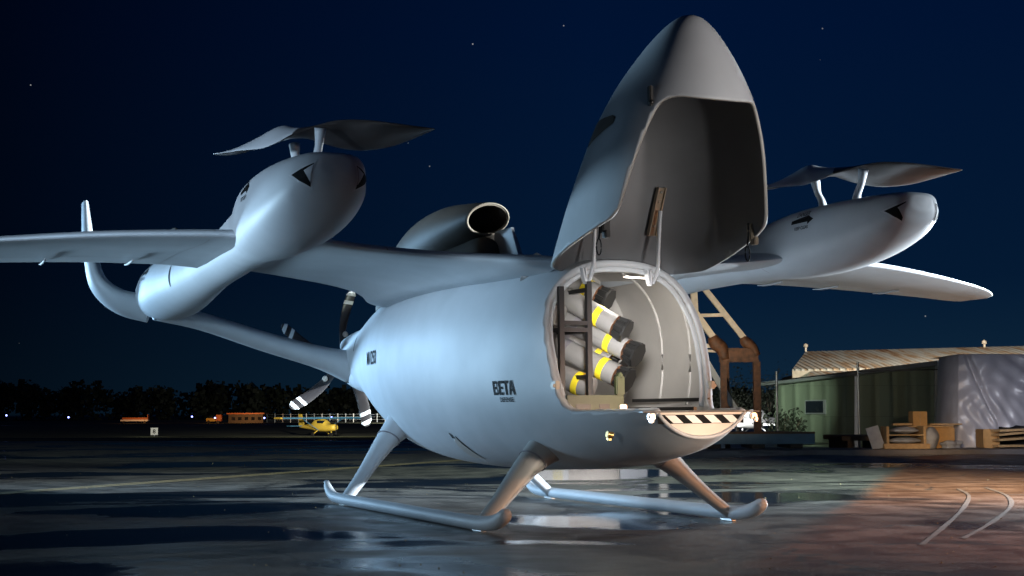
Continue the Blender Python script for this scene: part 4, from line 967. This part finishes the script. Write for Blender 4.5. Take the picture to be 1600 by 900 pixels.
# ------------------------------------------------------------------ small aircraft and far field
def light_plane(name, label, loc, rz, body_m, wing_m, tail_m, high=True):
    t = thing(name, label, 'aircraft', loc, rz)
    obj('fuselage', body([(3.2, 1.05, 1.25, .08, 1.15, 2), (3.0, .75, 1.5, .42, 1.1, 2.4), (1.8, .62, 1.55, .52, 1.1, 2.5), (1.0, .6, 2.1, .55, 1.2, 2.5), (-.6, .65, 2.15, .52, 1.25, 2.3), (-1.6, .8, 1.6, .35, 1.2, 2.2), (-4.2, 1.05, 1.35, .1, 1.2, 2)], 24, 4), body_m, t, smooth=60)
    zw = 2.16 if high else .85
    obj('wing', join(box(-.3, 1.25, -5.5, 5.5, zw, zw+.16, .05)), wing_m, t)
    if high:
        for s_ in (-1, 1): obj('wing_tip', box(-.25, 1.2, s_*5.5-.3*(s_ < 0)-.0, s_*5.5+.3*(s_ > 0), zw-.01, zw+.18, .05), tail_m, t); obj('strut', bar((.5, s_*.5, .75), (.5, s_*2.6, zw), .07, .05), wing_m, t)
    fin = [(-4.4, 1.2), (-3.3, 1.3), (-3.9, 2.7), (-4.5, 2.7)]
    obj('fin', ([(x, -.05, z) for x, z in fin]+[(x, .05, z) for x, z in fin], [(0, 1, 2, 3), (7, 6, 5, 4), (0, 4, 5, 1), (1, 5, 6, 2), (2, 6, 7, 3), (3, 7, 4, 0)]), tail_m, t)
    obj('tailplane', box(-4.4, -3.5, -1.7, 1.7, 1.22, 1.3, .03), wing_m, t)
    obj('window', box(.15, 1.35, -.56, .56, 1.55, 1.95, .06), M['glass'], t)
    obj('propeller', box(3.22, 3.28, -.06, .06, .25, 2.05, .02), M['blk'], t)
    for (x, y) in ((2.3, 0), (.2, -1.1), (.2, 1.1)):
        w = obj('wheel', tf(sweep([(0, -.08, 0), (0, .08, 0)], [.24, .24], 16, 1), Matrix.Translation((x, y, .24))), M['blk'], t, smooth=40); obj('gear_leg', bar((x, y, .26), (x, y*.4, .75), .07), tail_m, w)
    return t
q = pix(500, 680, 192)
light_plane('light_plane', 'small yellow high wing aeroplane with blue wings on the grass', (q.x, 192, -2.18), R(-50), M['planeyellow'], M['planeblue'], M['planeyellow']).scale = (1.2, 1.2, 1.1)
area('field_light_yellow', (q.x+6, 150, 3), (q.x, 192, -1), .5, 1100, (1, .95, .85), 40)
q = pix(1183, 680, 118)
light_plane('light_plane', 'brightly lit white low wing aeroplane parked left of the shed', (q.x, 118, gz(118)+.02), R(-130), M['planewhite'], M['planewhite'], M['planewhite'], False)

# hedge plant by the green shed
def leaves(n, fn, size, seed=1):
    rs = random.Random(seed); V = []; Fs = []
    for _ in range(n):
        c = Vector(fn(rs)); a = Vector((rs.gauss(0, 1), rs.gauss(0, 1), rs.gauss(0, 1))).normalized(); b = a.orthogonal().normalized(); c2 = a.cross(b); s = size*rs.uniform(.5, 1.3)
        k = len(V); V += [tuple(c+b*s), tuple(c+c2*s*.5), tuple(c-b*s), tuple(c-c2*s*.5)]; Fs.append((k, k+1, k+2, k+3))
    return V, Fs
qb = wall_pt(1232, 689, A, Cn)
sh_ = thing('shrub', 'straggly dark shrub at the foot of the green shed wall', 'shrub', (qb.x-.3*back.x, qb.y-.9, 0))
def shf(rs):
    h = rs.random()**.7; s = rs.choice((-.75, -.35, 0, .15, .7, 1.1)); return (s*(.4+.6*h)+rs.gauss(0, .16), rs.gauss(0, .15), h*(1.25 if s < .5 else .9)*rs.uniform(.5, 1))
obj('foliage', leaves(520, shf, .075, 5), M['leaf'], sh_)
obj('stem', join(*[bar((s*.2, 0, 0), (s*.8, 0, .8), .02) for s in (-.75, -.35, 0, .15, .7, 1.1)]), M['bark'], sh_)

def tree(label, x, y, h, r, seed, name='tree', group=None):
    rs = random.Random(seed); t = thing(name, label, 'tree', (x, y, gz(y)), 0, group)
    obj('trunk', join(sweep([(0, 0, 0), (.1, 0, h*.3), (-.1, .1, h*.7)], [h*.035, h*.025, h*.008], 8, 4), *[bar((0, 0, h*.3), (math.cos(a)*r*.6, math.sin(a)*r*.6, h*.6), h*.012) for a in (0, 1.5, 3, 4.6)]), M['bark'], t)
    cl = [(rs.gauss(0, r*.45), rs.gauss(0, r*.4), h*rs.uniform(.4, .88), r*rs.uniform(.28, .5)) for _ in range(16)]
    def f(q):
        c = q.choice(cl); d = Vector((q.gauss(0, 1), q.gauss(0, 1), q.gauss(0, 1))).normalized()*c[3]*q.random()**.35; return (c[0]+d.x, c[1]+d.y, c[2]+d.z)
    obj('crown', leaves(2600, f, h*.022, seed), M['leaf'], t); return t
k = 0
for (px, top, D_, r, lb) in ((1098, 600, 120, 5.0, 'dark tree behind the gantry, nearest to the aircraft nose'), (1150, 588, 126, 5.6, 'dark round tree seen through the rusty portal'), (1200, 596, 122, 5.0, 'dark tree just left of the green shed')):
    q = pix(px, top, D_); tree(lb, q.x, D_, q.z-gz(D_), r, 40+k, group='trees behind the gantry'); k += 1
# distant woods beyond the airfield: one mass
def woods():
    rs = random.Random(3); V = []; Fs = []
    prof = [(-60, 592), (0, 590), (45, 592), (75, 606), (100, 600), (125, 592), (165, 596), (185, 606), (215, 600), (255, 600), (280, 611), (305, 606), (322, 594), (350, 591), (385, 590), (405, 598), (440, 600), (490, 604), (560, 600), (640, 598), (900, 605), (1100, 600), (1300, 610), (1800, 605)]
    for _ in range(620):
        px = rs.uniform(-60, 1750); i = max(k for k in range(len(prof)) if prof[k][0] <= px) if px > -60 else 0; i = min(i, len(prof)-2)
        f_ = (px-prof[i][0])/(prof[i+1][0]-prof[i][0]); top = prof[i][1]*(1-f_)+prof[i+1][1]*f_
        D_ = rs.uniform(640, 760); q = pix(px, top+rs.uniform(-1, 12), D_); zt = q.z+2.2; rr = zt*rs.uniform(.22, .34)
        for _ in range(46):
            d = Vector((rs.gauss(0, 1), rs.gauss(0, 1), rs.gauss(0, 1))).normalized()*rs.random()**.4; zc = zt-rr-rs.choice((0, 0, rr*.9, rr*1.6))
            c = Vector((q.x+d.x*rr, D_+d.y*rr, max(-2, zc-2.2+d.z*rr))); a = Vector((rs.gauss(0, 1), rs.gauss(0, 1), rs.gauss(0, 1))).normalized(); b = a.orthogonal().normalized(); c2 = a.cross(b); s = rr*rs.uniform(.12, .34)
            n = len(V); V += [tuple(c+b*s), tuple(c+c2*s), tuple(c-b*s), tuple(c-c2*s)]; Fs.append((n, n+1, n+2, n+3))
    return V, Fs
setp(obj('distant_woods', woods(), M['leaf']), 'dark line of woods beyond the airfield', 'woods', None, 'stuff')

# far fence, one thing with its posts and rails
ff_ = thing('airfield_fence', 'pale post fence along the far edge of the grass', 'fence')
q0, q1 = pix(405, 650, 470), pix(700, 650, 470); z0_ = -2.2
n_ = 24
for i in range(n_+1):
    x = q0.x+(q1.x-q0.x)*i/n_; obj('post', box(x-.09, x+.09, 470, 470.2, z0_, z0_+2.9), M['white'] if i % 2 == 0 else M['galv'], ff_)
obj('wire', join(*[box(q0.x, q1.x, 470.08, 470.12, z0_+z, z0_+z+.04) for z in (.9, 1.8, 2.6)]), M['galv'], ff_)
area('fence_light', (q1.x-10, 400, 2), ((q0.x+q1.x)/2, 470, 0), .5, 4000, (1, .95, .8), 40)
# taxiway lamps
tl = thing('taxiway_lamp', 'blue taxiway lamp at the far left edge of the field', 'lamp', (0, 0, 0), 0, 'blue taxiway lamps')
obj('lens', blob((0, 0, .55), .22, 0, 0, 2, (1, 1, 1)), M['bluelamp'], tl, smooth=180); obj('stake', box(-.06, .06, -.06, .06, 0, .3), M['galv'], tl)
LP = [(10, 649, 'blue taxiway lamp at the far left edge of the field'), (107, 652, 'blue taxiway lamp second from the left, alone on the field'), (300, 651, 'blue taxiway lamp left of the orange truck'), (336, 653, 'blue taxiway lamp in front of the orange truck'), (413, 653, 'blue taxiway lamp at the right end of the low orange building'), (518, 652, 'blue taxiway lamp before the pale fence')]
for i, (px, py, lb) in enumerate(LP):
    q = pix(px, py, 395); loc = (q.x, 395, -2.2)
    t = tl if i == 0 else copy_thing(tl, loc, 0, lb); t.location = loc; t['label'] = lb
    for ch in t.children:
        pass
for i, o in enumerate([o for o in C.objects if o.name.startswith('taxiway_lamp')]):
    q = pix(LP[i][0], LP[i][1], 395) if i < len(LP) else None
    if q: o.location.z = q.z-.55
# marker sign
sg = thing('marker_sign', 'small white square marker board with a black figure on the grass', 'sign')
q = pix(241, 674, 200); 
obj('board', box(q.x-.5, q.x+.5, 200, 200.08, q.z-.5, q.z+.5, .01), M['white'], sg); obj('stake', box(q.x-.06, q.x+.06, 200.09, 200.16, -2.2, q.z), M['galv'], sg)
tm = text_mesh('8', .8, .02); o = bpy.data.objects.new('figure', tm); tm.materials.append(M['black']); C.objects.link(o); o.parent = sg; o.location = (q.x, 199.99, q.z-.28); o.rotation_euler = (R(90), 0, 0)
area('field_light_sign', (q.x+1, 190, 0), (q.x, 200, -1.5), .3, 60, (1, 1, .9), 90)
# orange lit truck, trailer and low building on the far side
ow = thing('low_building', 'long low hut lit orange beside the far fence', 'building')
q0, q1 = pix(357, 655, 460), pix(411, 655, 460)
obj('wall', box(q0.x, q1.x, 460, 466, -2.2, .6), M['scoop'], ow); obj('roof', box(q0.x-.5, q1.x+.5, 459.3, 467, .61, 1.0), M['orange'], ow)
for i in range(5): x = q0.x+1+i*2.1; obj('window', box(x, x+1.1, 459.95, 459.99, -1.3, -.3), M['glass'], ow)
tk = thing('service_truck', 'small orange service truck on the far side of the grass', 'truck')
q0, q1 = pix(322, 655, 450), pix(346, 655, 450)
obj('cab', box(q1.x-1.8, q1.x-.2, 450, 452, -1.6, .5, .15), M['orange'], tk); obj('bed', box(q0.x, q1.x-1.9, 450, 452, -1.6, -.6, .05), M['planeyellow'], tk)
for x in (q0.x+.8, q1.x-1.1): obj('wheel', tf(sweep([(0, -.15, 0), (0, .15, 0)], [.45, .45], 14, 1), Matrix.Translation((x, 450, -1.75))), M['blk'], tk, smooth=40)
tr = thing('flat_trailer', 'long low trailer lit orange on the far left of the field', 'trailer')
q0, q1 = pix(188, 655, 455), pix(231, 655, 455)
obj('bed', box(q0.x, q1.x, 455, 457, -1.5, -1.0, .05), M['planewhite'], tr); obj('load', box(q0.x+.5, q1.x-.3, 455.1, 456.9, -.99, -.35, .1), M['orange'], tr); obj('headboard', box(q1.x-.2, q1.x, 455, 457, -.98, .6), M['orange'], tr)
for x in (q0.x+1, q1.x-1): obj('wheel', tf(sweep([(0, -.15, 0), (0, .15, 0)], [.4, .4], 14, 1), Matrix.Translation((x, 455, -1.8))), M['blk'], tr, smooth=40)
for px, D_, e in ((385, 452, 1500), (336, 444, 800), (212, 449, 900)):
    q = pix(px, 650, D_); area('field_light_orange', (q.x, D_-7, 1.6), (q.x, D_+2, -.8), .4, e*.4, (1, .45, .15), 120)
